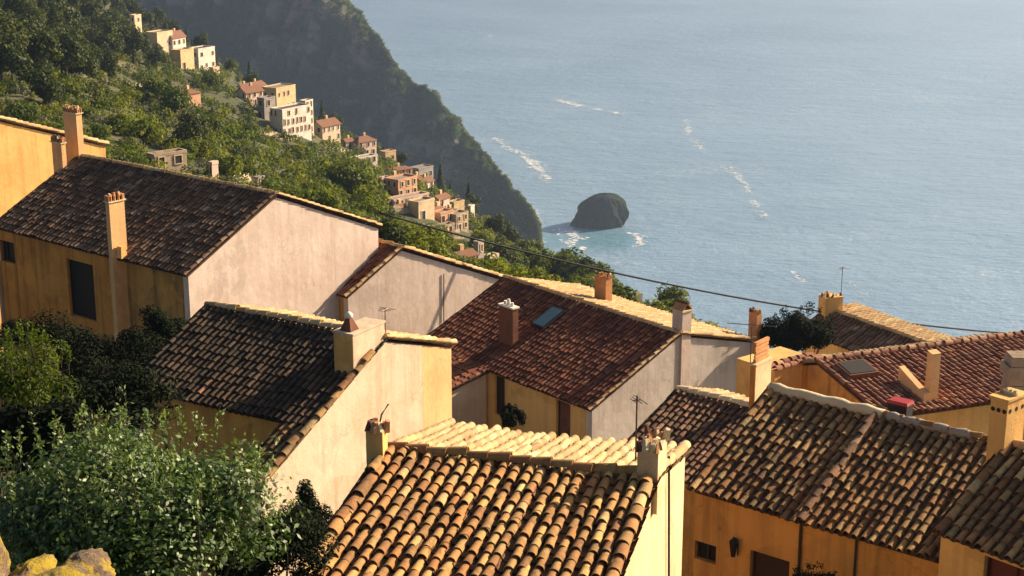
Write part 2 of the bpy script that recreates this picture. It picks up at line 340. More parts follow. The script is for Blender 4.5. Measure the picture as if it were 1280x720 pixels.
cp = [(-300,-700,1750),(50,-400,1600),(250,-210,1480),(380,-70,1400),(430,-4,1350),(465,40,1320),(500,84,1290),(530,110,1262),(560,138,1240),(598,178,1205),(622,208,1180),(640,232,1162),(655,250,1148),(668,268,1130),(674,282,1118),(675,297,1108)]
CPs = np.array([at(*q) for q in cp]); cl = np.concatenate([[0], np.cumsum(np.linalg.norm(np.diff(CPs, axis=0), axis=1))])
nu, nv = 420, 150; uu = np.linspace(0, cl[-1], nu); CR = np.stack([np.interp(uu, cl, CPs[:,k]) for k in range(3)], -1)
CR[:,2] += fbm(uu/22, uu*0+3, 5, 11) * 15 * np.clip((cl[-1]-uu)/60, 0, 1); CR[:,2] = np.maximum(CR[:,2], SEA+.2)
VV, QQ, TT = [], [], []
for side, dr, sl in ((0, nrm(np.array([-.42,-.9,0])), 1.25), (1, nrm(np.array([.42,.9,0])), 1.9)):
    t = np.linspace(0, 1.04, nv)[None,:]; h = (CR[:,2]-SEA)[:,None]; ln = h/sl
    prof = t - .13*np.sin(t*math.pi*1.0)*(1 if side==0 else .3)
    Px = CR[:,0][:,None] + dr[0]*ln*prof; Py = CR[:,1][:,None] + dr[1]*ln*prof; Pz = CR[:,2][:,None] - h*(np.where(t < .25, 2.0*t*t+0*t, t - .125 + 0*t)/.875 if side == 0 else t)
    ug = np.repeat(uu[:,None], nv, 1)
    rg = 1-np.abs(fbm(ug/38 + t*.8, t*1.3, 5, 25)*4); rg2 = 1-np.abs(fbm(ug/13 - t*.6, t*3.2, 4, 27)*4)
    gul = fbm(ug/70 + t*.5, t*1.6, 5, 21)*40 + (rg-.5)*17 + (rg2-.5)*7 + fbm(ug/6, t*16, 3, 41)*7
    env = np.clip(t*6, 0, 1) * np.clip((cl[-1]-ug)/120, .0, 1) * np.clip(h/50, 0, 1)
    Px = Px + dr[0]*gul*env; Py = Py + dr[1]*gul*env; Pz = Pz + fbm(ug/15, t*9, 3, 51)*7*env*(t < .98)
    led = np.clip((fbm(ug/16+t*3, t*20, 4, 91)*5 + (rg-.62)*2.2), 0, 1)*np.clip(t*8, 0, 1)
    if side == 0:
        uf = ug/cl[-1]
        g = np.clip(.8 - t*5.5 - fbm(ug/22, t*6, 4, 61)*3.0, 0, 1)
        s1 = np.exp(-((ug - np.interp(402, [q[0] for q in cp], cl) + 40*t - 12*np.sin(t*9))/13)**2) * np.clip(1-np.abs(t-.24)*4.2, 0, 1)
        s2 = np.exp(-((ug - np.interp(462, [q[0] for q in cp], cl) - 8*t + 10*np.sin(t*11))/10)**2) * np.clip(1-np.abs(t-.22)*4.6, 0, 1)
        pkm = np.clip(s1 + s2, 0, 1)
    else: g = np.clip(.7 - t*.3 + fbm(ug/20, t*6, 4, 61)*2.5, 0, 1); pkm = g*0
    b0 = sum(len(q) for q in VV); VV.append(np.stack([Px, Py, Pz], -1).reshape(-1, 3)); TT.append(np.stack([g, pkm, led], -1).reshape(-1, 3))
    idx = np.arange(nu*nv).reshape(nu, nv) + b0
    q = np.stack([idx[:-1,:-1], idx[1:,:-1], idx[1:,1:], idx[:-1,1:]], -1).reshape(-1, 4); QQ.append(q if side == 0 else q[:, ::-1])
HV = np.concatenate(VV); hl = link('headland', np_mesh('headland', HV, np.concatenate(QQ), [M['cliff']], True, np.concatenate(TT))); hl['kind'] = 'structure'
HEAD_FRONT = HV[:nu*nv].reshape(nu, nv, 3)
# sea rock
RC = on_z(754, 286, SEA); prof = [(0,20.3),(.25,20.4),(.5,19),(.7,16.4),(.84,12.8),(.93,8.8),(.98,4.5),(1.,.01)]
nu2, nv2 = 150, 64; V = []
for j in range(nv2):
    t = j/(nv2-1); z = t*25; rb_ = np.interp(t, [p[0] for p in prof], [p[1] for p in prof])
    for i in range(nu2):
        w = 2*math.pi*i/nu2; lean = -3.5*(1-t)**2 + 3.0*t
        q = 1 + .34*float(fbm(math.cos(w)*1.6+5, math.sin(w)*1.6+t*1.8, 6, 71)) + .1*(.5-abs(float(fbm(math.cos(w)*3+8, math.sin(w)*3+t*2.2, 4, 75)))*4) + .2*float(fbm(math.cos(w)*5+5, math.sin(w)*5+t*6, 4, 72))
        V.append((RC[0] + lean + math.cos(w)*rb_*q, RC[1] + 14 + math.sin(w)*rb_*.8*q, SEA - 1 + z + .5*math.sin(3*w)*t))
Q = [(j*nu2+i, j*nu2+(i+1)%nu2, (j+1)*nu2+(i+1)%nu2, (j+1)*nu2+i) for j in range(nv2-1) for i in range(nu2)]
sr = link('sea_rock', np_mesh('sea_rock', V, Q, [M['cliff']], False, np.zeros(3)+np.array([.05,0,0])))
sr.data.polygons.foreach_set('use_smooth', [True]*len(sr.data.polygons)); tag(sr, 'dark rounded rock rising alone from the sea off the headland', 'rock')
# ------------------------------------------------------------------ tiles
def tile_tpl(r0, r1, ln, seg, flip=1, thick=.014, lift=(.018,.045), smooth=True):
    V, Q = [], []
    an = [math.pi*(-.02 + 1.04*k/seg) for k in range(seg+1)]
    def ring(y, r, z): return [(math.cos(a)*r, y, z + flip*math.sin(a)*r) for a in an]
    o0 = ring(0, r1, lift[0]); o1 = ring(ln*.5, (r0+r1)/2*1.01, (lift[0]+lift[1])/2); o2 = ring(ln, r0, lift[1]); n = seg+1
    V += o0+o1+o2
    for a in (0, 1):
        for k in range(seg): Q.append((a*n+k, a*n+k+1, (a+1)*n+k+1, (a+1)*n+k))
    b = len(V); V += o2 + ring(ln, r0-thick, lift[1])
    for k in range(seg): Q.append((b+k, b+k+1, b+n+k+1, b+n+k))
    b = len(V); V += ring(ln, r0-thick, lift[1]) + ring(ln*.6, r0-thick*1.4, lift[1]*.8)
    for k in range(seg): Q.append((b+k, b+k+1, b+n+k+1, b+n+k))
    return np.array(V), np.array(Q)
def put_tiles(tpl, O, X, Y, Zv, jit=.012, rot=.02, tints=None, scj=.05):
    """tpl placed at every origin O (n,3) with axes X,Y,Z; returns V,Q,tint"""
    V, Q = tpl; n = len(O); k = len(V)
    a = RNG.normal(0, rot, n)[:, None]; a = a + (RNG.random((n,1)) < .02)*RNG.normal(0, rot*5, (n,1)); sc = 1 + RNG.normal(0, scj, n)[:, None]; ti = RNG.normal(0, rot*.8, n)[:, None]
    vx = V[None,:,0]*sc; vy = V[None,:,1] + 0*sc; vz = V[None,:,2]*sc
    x2 = vx - vy*a; y2 = vy + vx*a; z2 = vz + vx*ti
    P = O[:,None,:] + RNG.normal(0, jit, (n,1,3)) + x2[...,None]*X + y2[...,None]*Y + z2[...,None]*Zv
    QQ = (Q[None] + (np.arange(n)*k)[:,None,None]).reshape(-1, 4)
    T = RNG.random((n, 3)) if tints is None else tints
    return P.reshape(-1,3), QQ, np.repeat(T, k, 0)
class Slope:
    """tiled slope: O world origin at ridge, r unit along ridge, s unit down slope"""
    def __init__(s, O, r, sv, L, S, colw=.22, exp=.33, seg=6):
        s.O, s.r, s.s, s.L, s.S, s.colw, s.exp, s.seg = O, r, sv, L, S, colw, exp, seg
        n = np.cross(r, sv); s.n = n if n[2] > 0 else -n
def tiles_for(sl, a0=0., a1=None, t0=0., t1=None, mask=None, rough=1.):
    a1 = sl.L if a1 is None else a1; t1 = sl.S if t1 is None else t1
    nc = max(1, round((a1-a0)/sl.colw)); w = (a1-a0)/nc; nr_ = max(1, round((t1-t0)/sl.exp)); e = (t1-t0)/nr_
    I, J = np.meshgrid(np.arange(nc), np.arange(nr_), indexing='ij'); I = I.ravel(); J = J.ravel()
    cj = RNG.normal(0, .012*rough, nc)[I]; rj = RNG.normal(0, .02*rough, nc)[I]
    out = []
    u = a0 + (I+.5)*w + cj; t = t0 + (J+1)*e + rj + RNG.normal(0, .012*rough, len(I))
    keep = np.ones(len(I), bool)
    if mask is not None: keep = mask((I+.5)/nc, (J+.5)/nr_, u, t)
    wav = .05*rough*fbm(u*.8, t*.8, 2, 88) - .05*np.sin(np.clip(u/sl.L,0,1)*math.pi)*min(1., rough)
    ln = e*1.25; tp = tile_tpl(w*.365, w*.29, ln, sl.seg, lift=(.012,.04))
    O = sl.O + u[:,None]*sl.r + (t-ln)[:,None]*sl.s + wav[:,None]*sl.n
    T = RNG.random((len(I), 3)); T[:,0] = np.clip(T[:,0]*.8 + .2*RNG.random(nc)[I], 0, 1)
    out.append(put_tiles(tp, O[keep], sl.r, sl.s, sl.n, .006*rough, .016*rough, T[keep]))
    I2, J2 = np.meshgrid(np.arange(nc+1), np.arange(nr_), indexing='ij'); I2 = I2.ravel(); J2 = J2.ravel()
    u2 = a0 + I2*w; t2 = t0 + (J2+1)*e + .03; k2 = np.ones(len(I2), bool)
    if mask is not None: k2 = mask(np.clip(I2/nc, .001, .999), (J2+.5)/nr_, u2, t2)
    tp2 = tile_tpl(w*.36, w*.40, ln, 4, -1, lift=(.035,.05))
    O2 = sl.O + u2[:,None]*sl.r + (t2-ln)[:,None]*sl.s + (.05*rough*fbm(u2*.8, t2*.8, 2, 88) - .05*np.sin(np.clip(u2/sl.L,0,1)*math.pi)*min(1., rough))[:,None]*sl.n
    T2 = RNG.random((len(I2), 3))*np.array([.3,.1,.4])+np.array([0,-.25,.6]); out.append(put_tiles(tp2, O2[k2], sl.r, sl.s, sl.n, .004, .01, T2[k2]))
    return out
def row_tiles(P0, P1, up, r0=.11, exp=.34, seg=8, lift=(.01,.035), rough=1.):
    """ridge / verge caps laid end to end from P1 (high) to P0"""
    d = P0 - P1; L = np.linalg.norm(d); d = d/L; n = max(1, round(L/exp)); e = L/n; x = nrm(np.cross(d, up)); z = np.cross(x, d)
    if z[2] < 0: z = -z; x = -x
    O = P1 + (np.arange(n)[:,None]*e - .05)*d; tp = tile_tpl(r0, r0*.8, e*1.2, seg, lift=lift)
    return put_tiles(tp, O, x, d, z, .008*rough, .02*rough)
def join_np(parts):
    V, Q, T, o = [], [], [], 0
    for v, q, t in parts: V.append(v); Q.append(q+o); T.append(t); o += len(v)
    return np.concatenate(V), np.concatenate(Q), np.concatenate(T)
def tile_obj(name, parts, mat, parent):
    V, Q, T = join_np(parts); return link(name, np_mesh(name, V - wloc(parent), Q, [mat], True, T), parent)
# ------------------------------------------------------------------ houses of the village
class House:
    def __init__(h, name, label, p0, d, p1, e0, back=None, run2=3., pit2=17., drop_to=None, group='tile roofed village houses', cat='house', L=None):
        h.P0 = at(*p0, d); h.P1 = on_z(*p1, h.P0[2]); v = h.P1-h.P0; h.L = np.linalg.norm(v) if L is None else L; h.r = nrm(v)
        n = np.array([-h.r[1], h.r[0], 0.]); h.n = n if n[1] < 0 else -n
        E = h.on_gable(*e0); h.run = (E-h.P0)@h.n; h.drop = h.P0[2]-E[2]
        if back: B = h.on_gable(*back); h.run2 = -(B-h.P0)@h.n; h.drop2 = h.P0[2]-B[2]
        else: h.run2 = run2; h.drop2 = run2*math.tan(rad(pit2))
        mid = h.W(h.L/2, 0, 0); cs = [h.W(a, b, 0) for a in (0, h.L) for b in (h.run, -h.run2)]
        zg = min(tz(c[0], c[1]) for c in cs) - .6; h.zg = min(zg, h.P0[2]-max(h.drop, h.drop2)-2.) if drop_to is None else drop_to
        h.root = empty(name, (mid[0], mid[1], h.zg), label, cat, group)
        h.s1 = nrm(h.n*h.run - np.array([0,0,h.drop])); h.s2 = nrm(-h.n*h.run2 - np.array([0,0,h.drop2]))
        h.S1 = math.hypot(h.run, h.drop); h.S2 = math.hypot(h.run2, h.drop2)
        h.up1 = np.cross(h.r, h.s1); h.up1 = h.up1 if h.up1[2] > 0 else -h.up1
        h.up2 = np.cross(h.r, h.s2); h.up2 = h.up2 if h.up2[2] > 0 else -h.up2
        print('HOUSE', label[:34], 'L %.1f ang %.0f run %.1f pitch %.0f | run2 %.1f pitch %.0f ground %.1f below ridge' % (h.L, math.degrees(math.atan2(-h.r[0], h.r[1])), h.run, math.degrees(math.atan2(h.drop, h.run)), h.run2, math.degrees(math.atan2(h.drop2, h.run2)), h.P0[2]-h.zg))
    def W(h, a, b, c): return h.P0 + h.r*a + h.n*b + np.array([0,0,c])
    def on_gable(h, u, v, a=0.): q = ray(u, v); return q * (((h.P0 + h.r*a) @ h.r) / (q @ h.r))
    def loc(h, P): v = P-h.P0; return v@h.r, v@h.n, v[2]
    def on_slope(h, u, v, side=1):
        up = h.up1 if side == 1 else h.up2; q = ray(u, v); return h.loc(q * ((h.P0@up)/(q@up)))
    def on_front(h, u, v, b): n = h.n; q = ray(u, v); return h.loc(q * (((h.P0+n*b)@n)/(q@n)))
    def zr(h, b): return -h.drop/h.run*b if b > 0 else h.drop2/h.run2*b
    # --- roof
    def roof(h, mat, far=None, rough=1., seg=6, exp=.33, colw=.22, mask=None, ridge=None, rr0=.11, name='roof', ov=.0, farmask=None, deck_front=None):
        sl1 = Slope(h.P0, h.r, h.s1, h.L, h.S1, colw, exp, seg); sl2 = Slope(h.P0, h.r, h.s2, h.L, h.S2, colw, exp, seg); h.sl1, h.sl2 = sl1, sl2
        ro = tile_obj(name, tiles_for(sl1, -.04, h.L+.04, mask=mask, rough=rough), mat, h.root); h.ro = ro
        tile_obj('far_slope', tiles_for(sl2, -.04, h.L+.04, rough=rough, mask=farmask), far or mat, ro)
        d = MB(); k = .04
        for s, up, S_ in ((h.s1, h.up1, h.S1), (h.s2, h.up2, h.S2)):
            a0, a1 = 0.02, h.L-.02
            if s is h.s1 and deck_front: a0, a1 = deck_front
            p = [h.P0+h.r*a0-up*.08, h.P0+h.r*a1-up*.08, h.P0+h.r*a1+s*(S_-.06)-up*.08, h.P0+h.r*a0+s*(S_-.06)-up*.08]; d.prism(p, -up*.05)
        d.build('deck', M['deck'], ro)
        tile_obj('ridge_cap', [row_tiles(h.W(-.06,0,.01), h.W(h.L+.06,0,.01), np.array([0,0,1.]), rr0)], ridge or far or mat, ro)
        return ro
    def verge(h, mat, side=1, a=-.02, t0=0, t1=None, r0=.085, name='verge_tiles'):
        s = h.s1 if side == 1 else h.s2; S_ = h.S1 if side == 1 else h.S2; up = h.up1 if side == 1 else h.up2; t1 = S_ if t1 is None else t1
        O = h.P0+h.r*a+up*.03
        return tile_obj(name, [row_tiles(O+s*t1, O+s*t0, up, r0)], mat, h.ro)
    # --- walls
    def gable(h, a, th, mats, b0=None, b1=None, zc=None, name='gable_wall', inset=.12):
        b0 = h.run-inset if b0 is None else b0; b1 = -(h.run2-inset) if b1 is None else b1; c = h.zg-h.P0[2]; e = -.12
        mb = MB(); ps = [h.W(a,b0,c), h.W(a,b0,h.zr(b0)+e)] + ([h.W(a,0,e)] if b0 > 0 > b1 else []) + [h.W(a,b1,h.zr(b1)+e), h.W(a,b1,c)]
        mb.prism(ps, h.r*th); return mb.build(name, mats, h.root)
    def front(h, b, a0, a1, mat, ops=(), name='front_wall', top=None, th=.3, side=1):
        """wall plane at b facing the camera, with openings (a0,a1,c0,c1)"""
        c0 = h.zg-h.P0[2]; c1 = h.zr(b)-.12 if top is None else top
        ops = [(o[0], o[1], max(o[2], c0+.05), min(o[3], c1-.06)) for o in ops]
        xs = sorted({a0, a1, *[q for o in ops for q in o[:2]]}); zs = sorted({c0, c1, *[q for o in ops for q in o[2:4]]}); mb = MB()
        def inside(x, z): return any(o[0] <= x <= o[1] and o[2] <= z <= o[3] for o in ops)
        for i in range(len(xs)-1):
            for j in range(len(zs)-1):
                if inside((xs[i]+xs[i+1])/2, (zs[j]+zs[j+1])/2): continue
                mb.quad(h.W(xs[i],b,zs[j]), h.W(xs[i],b,zs[j+1]), h.W(xs[i+1],b,zs[j+1]), h.W(xs[i+1],b,zs[j]))
        for o in ops:
            x0,x1,z0,z1 = o[:4]
            for p, q in (((x0,z0),(x0,z1)),((x0,z1),(x1,z1)),((x1,z1),(x1,z0)),((x1,z0),(x0,z0))):
                mb.quad(h.W(p[0],b,p[1]), h.W(q[0],b,q[1]), h.W(q[0],b-.22,q[1]), h.W(p[0],b-.22,p[1]))
        mb.quad(h.W(a0,b-th,c0), h.W(a1,b-th,c0), h.W(a1,b-th,c1), h.W(a0,b-th,c1))
        mb.quad(h.W(a0,b,c1), h.W(a0,b-th,c1), h.W(a1,b-th,c1), h.W(a1,b,c1))
        mb.quad(h.W(a0,b,c0), h.W(a0,b,c1), h.W(a0,b-th,c1), h.W(a0,b-th,c0)); mb.quad(h.W(a1,b,c0), h.W(a1,b-th,c0), h.W(a1,b-th,c1), h.W(a1,b,c1))
        return mb.build(name, mat, h.root)
    def box(h, a0, a1, b0, b1, c0, c1, mb=None, m=0, taper=0.):
        mb = mb or MB(); t = taper
        mb.hexa([h.W(a0,b0,c0),h.W(a1,b0,c0),h.W(a1,b1,c0),h.W(a0,b1,c0),h.W(a0+t,b0+t,c1),h.W(a1-t,b0+t,c1),h.W(a1-t,b1-t,c1),h.W(a0+t,b1-t,c1)], m); return mb
    def body(h, gm, fm, ops=(), a_in=0., inset=.12, th=.3, bm=None, gable_b0=None, extra_top=None):
        h.gable(a_in, th, gm, b0=gable_b0); h.gable(h.L-th-a_in, th, gm, name='end_wall')
        fw = h.front(h.run-inset, a_in+th+.002, h.L-th-a_in-.002, fm, ops)
        mb = MB(); bb = h.run2-inset; c = h.zg-h.P0[2]; h.box(a_in+th+.002, h.L-th-a_in-.002, -bb, -bb+th, c, h.zr(-bb)-.12, mb); mb.build('back_wall', bm or fm, h.root); return fw
    def opening(h, wall, b, o, kind='window', frame='wood', panel='dark', bars=True):
        x0,x1,z0,z1 = o; e = .035; z0 = max(z0, h.zg-h.P0[2]+.05); z1 = min(z1, h.zr(b)-.18)
        mb = MB(); h.box(x0+.001, x1-.001, b-.2, b-.16, z0+.001, z1-.001, mb, 0); w = mb.build(kind, M[panel], wall)
        f = MB(); B0, B1 = b-.158, b-.11
        h.box(x0+.002,x0+e,B0,B1,z0+.002,z1-.002,f); h.box(x1-e,x1-.002,B0,B1,z0+.002,z1-.002,f); h.box(x0+e,x1-e,B0,B1,z1-e,z1-.002,f); h.box(x0+e,x1-e,B0,B1,z0+.002,z0+e,f)
        if bars: h.box((x0+x1)/2-.02,(x0+x1)/2+.02,B0,B1,z0+e,z1-e,f)
        f.build('frame', M[frame], wall); return w
    # --- chimneys
    def chimney(h, a0, a1, b0, b1, cb, ct, mat, style='tent', parent=None, capmat='mortar', name='chimney', pot='t3'):
        mb = MB(); g = .012; ms = [M[mat] if isinstance(mat, str) else mat, M[capmat], M['dark'], M['brickor'], M['white'], M['brown']]
        h.box(a0, a1, b0, b1, cb, ct, mb, 0)
        ac, bc = (a0+a1)/2, (b0+b1)/2; wa, wb = a1-a0, b1-b0
        parts = []
        if style == 'crown':      # ring of small upright arched tiles under a rough cap
            h.box(a0-.05, a1+.05, b0-.05, b1+.05, ct+.002, ct+.05, mb, 1)
            n = max(3, round(wa/.16)); k = max(3, round(wb/.16)); hh_ = .2; pts = []
            for q in range(n): pts += [(a0+(q+.5)*wa/n, b1), (a0+(q+.5)*wa/n, b0)]
            for q in range(k): pts += [(a0, b0+(q+.5)*wb/k), (a1, b0+(q+.5)*wb/k)]
            for (pa, pb) in pts:
                j = random.uniform(-.01,.01); z0 = ct+.05; mb.tube([h.W(pa+j, pb, z0+.002), h.W(pa+j, pb, z0+hh_)], [.05,.045], 8, 3)
            h.box(a0+.06, a1-.06, b0+.06, b1-.06, ct+.052, ct+.05+hh_*.8, mb, 2)
            for q in range(10):
                pa, pb = random.uniform(a0,a1), random.uniform(b0,b1); s = random.uniform(.05,.09)
                mb.tube([h.W(pa,pb,ct+.05+hh_*.75), h.W(pa+random.uniform(-.05,.05),pb,ct+.05+hh_+s)], [s,s*.45], 7, random.choice([1,3,3,5]))
        elif style == 'tent':     # two leaning slabs on a thin slab
            h.box(a0-.04, a1+.04, b0-.04, b1+.04, ct+.002, ct+.055, mb, 1)
            for sg in (-1, 1):
                p = [h.W(a0-.02, bc+sg*wb*.55, ct+.06), h.W(a1+.02, bc+sg*wb*.55, ct+.06), h.W(a1+.02, bc+sg*.02, ct+.3), h.W(a0-.02, bc+sg*.02, ct+.3)]
                mb.prism(p, -h.n*sg*.035, 3)
            mb.tube([h.W(a0-.05,bc,ct+.3), h.W(a1+.05,bc,ct+.3)], .06, 8, 5)
        elif style == 'pots':
            h.box(a0-.03, a1+.03, b0-.03, b1+.03, ct+.002, ct+.05, mb, 1)
            for q in range(3):
                pa = a0+(q+.5)*wa/3; mb.tube([h.W(pa,bc,ct+.052), h.W(pa,bc,ct+.22+.05*random.random()), h.W(pa,bc,ct+.26)], [.07,.055,.075], 10, 3)
        elif style == 'cowl':
            h.box(a0-.035, a1+.035, b0-.035, b1+.035, ct+.002, ct+.06, mb, 4)
            for q in (-1, 1): mb.tube([h.W(ac+q*wa*.24,bc,ct+.062), h.W(ac+q*wa*.24,bc,ct+.2)], [.075,.06], 10, 4)
            mb.tube([h.W(ac,bc,ct+.062), h.W(ac,bc,ct+.3)], [.09,.05], 10, 4)
        elif style == 'holes':
            for q in range(3): 
                pa = a0+(q+.5)*wa/3; mb.tube([h.W(pa, b1-.01, ct-.2), h.W(pa, b1+.006, ct-.2)], .045, 8, 2); pb = b0+(q+.5)*wb/3
                mb.tube([h.W(a0+.01, pb, ct-.2), h.W(a0-.006, pb, ct-.2)], .045, 8, 2)
            h.box(a0-.03, a1+.03, b0-.03, b1+.03, ct+.002, ct+.05, mb, 0)
            for q in range(4): pa = a0+(q+.5)*wa/4; mb.tube([h.W(pa,bc,ct+.052), h.W(pa,bc+.04,ct+.13)], [.06,.04], 7, random.choice([1,3]))
        elif style == 'plain':
            h.box(a0-.03, a1+.03, b0-.03, b1+.03, ct+.002, ct+.05, mb, 0)
        elif style == 'rubble':
            for q in range(16):
                pa, pb = random.uniform(a0,a1), random.uniform(b0,b1); s = random.uniform(.04,.08)
                mb.tube([h.W(pa,pb,ct-.02), h.W(pa+random.uniform(-.08,.08),pb+random.uniform(-.06,.06),ct+s*2)], [s,s*.5], 6, random.choice([1,3,5,3]))
        return mb.build(name, ms, parent or h.ro)
def antenna(P, hgt, label, arms=6, ang=.3, span=.6):
    rt = empty('tv_antenna', P, label, 'antenna', 'rooftop antennas'); P = np.array(P, float); mb = MB()
    mb.tube([P, P+[0,0,hgt]], .014, 6); mb.build('mast', M['metal'], rt)
    mb = MB(); d = np.array([math.cos(ang), math.sin(ang), 0]); q = np.array([-d[1], d[0], 0]); T = P+[0,0,hgt*.93]
    mb.tube([T-d*span/2, T+d*span/2], .01, 6)
    for k in range(arms):
        c = T + d*span*(k/(arms-1)-.5); w = .1+.18*k/arms; mb.tube([c-q*w, c+q*w], .006, 5)
    mb.build('aerial', M['metal'], rt); return rt
#--HOUSES--
def solve(f, target, lo, hi):
    flo = f(lo) - target
    for _ in range(50):
        m = (lo+hi)/2; fm = f(m) - target
        if (fm > 0) == (flo > 0): lo, flo = m, fm
        else: hi = m
    return (lo+hi)/2
def c_at(h, a, b, v): return solve(lambda c: proj(h.W(a,b,c))[1], v, -15, 12)
def chim(h, pl, pm, pr, vb, vt, mat, style='tent', side=1, base=None, down=.5, **k):
    a, b, c = h.on_slope(pm, vb, side) if base is None else base
    left, right = (pl, pr) if h.r[0] < 0 else (pr, pl)
    a1 = solve(lambda q: proj(h.W(q,b,c))[0], left, a, a+3); b0 = solve(lambda q: proj(h.W(a,q,c))[0], right, b-3, b)
    ct = c_at(h, a, b, vt); return h.chimney(a, a1, b0, b, c-down, ct, mat, style, **k), (a, a1, b0, b, ct)
def ops_px(h, b, rects):
    out = []
    for u0, v0, u1, v1 in rects:
        A = h.on_front(u0, (v0+v1)/2, b)[0]; B = h.on_front(u1, (v0+v1)/2, b)[0]; um = (u0+u1)/2
        c1 = h.on_front(um, v0, b)[2]; c0 = h.on_front(um, v1, b)[2]; out.append((min(A,B), max(A,B), min(c0,c1), max(c0,c1)))
    return out
def refit(h, ext_r=0., front=1.): 
    h.P0 = h.P0 - h.r*ext_r; h.L += ext_r; h.run *= front; h.drop *= front; h.S1 *= front
    c = h.W(h.L/2,0,0); h.root.location = (c[0], c[1], h.zg)
# --- H1 big brown roofed house with pink gable
h = H1 = House('village_house', 'house with a wide dark brown roof, tall pink gable and ochre front, left', (345,243), 62, (100,195), (232,345), (475,283))
b = h.run-.12; ops = ops_px(h, b, [(-6,301,18,327), (86,328,118,397)])
aR = h.on_front(150, 330, b)[0]
h.gable(0, .3, M['pink']); h.gable(h.L-.3, .3, M['pink'], name='end_wall')
fw = h.front(b, aR, h.L-.302, M['orangew'], ops)
h.front(b-.25, .302, aR-.002, M['yellow2'], name='stained_wall', top=h.zr(b)-.16)
mb = MB(); h.box(.302, h.L-.302, -h.run2+.12, -h.run2+.42, h.zg-h.P0[2], h.zr(-h.run2+.12)-.12, mb); mb.build('back_wall', M['yellow'], h.root)
h.opening(fw, b, ops[0]); h.opening(fw, b, ops[1], 'door', 'wood', 'dark', False)
h.roof(M['t1'], M['t1'], 1.3, 6, ridge=M['tcap']); h.verge(M['t1'], 1, .03); h.verge(M['tcap'], 2, .0)
chim(h, 83, 99, 106, 199, 143, 'peach', 'crown'); chim(h, 67, 79, 84, 214, 180, 'peach', 'crown')
a, b2 = aR, h.run+.28
a1 = solve(lambda q: proj(h.W(q,b2,-h.drop))[0], 135, a, a+3); ct = c_at(h, a, b2, 254)
pil, _ = h.chimney(a-.05, a1, b-.35, b2-.05, h.zg-h.P0[2], ct, M['peach'], 'crown', parent=h.root, name='chimney'), 0
mb = MB(); h.box(a-.38, a-.052, b-.1, b+.2, h.zr(b)+.0, h.zr(b)+.45, mb, taper=.05); mb.build('chimney_shoulder', M['ochre'], pil)
# --- H0 far left ochre house
h = House('village_house', 'ochre house cut by the left edge behind the wide dark brown roof', (-120,120), 74, (-330,84), (-230,215), (134,181))
h.body(M['ochre'], M['yellow']); h.roof(M['t1'], M['tcap'], 1.2, 6); h.verge(M['tcap'], 2, -.02, r0=.13)
# --- H1b low pink house
h = House('village_house', 'low pale pink house joined to the right of the tall pink gable', (502,310), 66, (440,292), (432,372), (634,349))
h.body(M['pink2'], M['yellow']); h.roof(M['t4'], M['t4'], 1., 6, ridge=M['tcap']); h.verge(M['tcap'], 2, .0, r0=.12); h.verge(M['tcap'], 1, .0)
mb = MB(); u = h.on_gable(554,342); w = h.on_gable(554,402); mb.tube([u-h.r*.04, w-h.r*.04], .022, 6); mb.build('drainpipe', M['wood'], h.root)
# --- H4 red roofed house
h = H4 = House('village_house', 'house with a dark red roof holding a small skylight, grey gable and tall stack', (850,417), 58, (632,347), (737,513), (943,425))
b = h.run-.12; aw = h.on_front(611,455,b)[0]; ops = ops_px(h, b, [(618,462,631,520), (695,487,713,552)])
h.gable(0, .3, M['grey']); h.gable(h.L-.3, .3, M['grey'], name='end_wall'); fw = h.front(b, .302, h.L-.302, M['ochre'], ops)
h.opening(fw, b, ops[0], 'door', 'wood', 'wood', False); h.opening(fw, b, ops[1], 'door', 'wood', 'brown', False)  # first opening is a narrow recess, its shade put in as a dark panel
mb = MB(); h.box(.302, h.L-.302, -h.run2+.12, -h.run2+.42, h.zg-h.P0[2], h.zr(-h.run2+.12)-.12, mb); mb.build('back_wall', M['grey'], h.root)
h.roof(M['t4'], M['tcap'], 1.0, 6, colw=.2, exp=.29, ridge=M['tcap']); h.verge(M['tcap'], 1, -.02, r0=.06); h.verge(M['tcap'], 2, .0)
mb = MB(); wl = 2.6; zt = -h.drop-.12
mb.prism([h.W(aw,h.run,h.zg-h.P0[2]), h.W(aw,h.run,zt), h.W(aw,h.run+wl,zt-.5), h.W(aw,h.run+wl,h.zg-h.P0[2])], h.r*.25); mb.build('wing_wall', M['cream'], h.root)
mb = MB(); h.box(aw+.252, h.L-.3, h.run+wl-.25, h.run+wl, h.zg-h.P0[2], zt-.52, mb); mb.build('wing_wall', M['ochre'], h.root)
sv = nrm(h.n*wl - np.array([0,0,.5])); sl = Slope(h.W(0,h.run-.1,-h.drop+.02), h.r, sv, h.L, wl+.3)
wr = tile_obj('wing_roof', tiles_for(sl, aw-.12, h.L+.04), M['t4'], h.root)
mb = MB(); p = [sl.O+h.r*(aw-.08)+sv*.1, sl.O+h.r*h.L+sv*.1, sl.O+h.r*h.L+sv*(wl+.2), sl.O+h.r*(aw-.08)+sv*(wl+.2)]; mb.prism([q-sl.n*.01 for q in p], -sl.n*.12); mb.build('deck', M['deck'], wr)
chim(h, 624, 641, 648, 434, 387, 'brown', 'cowl')
chim(h, 743, 757, 765, 377, 348, 'brickor', 'rubble', 2, down=.8)
cA, cB = h.on_gable(851,430), None; a0 = -.06; bs = h.loc(h.on_gable(851,420))[1]
a1 = solve(lambda q: proj(h.W(q,bs,0))[0], 840, 0, 3); b0 = solve(lambda q: proj(h.W(a0,q,0))[0], 864, bs-3, bs)
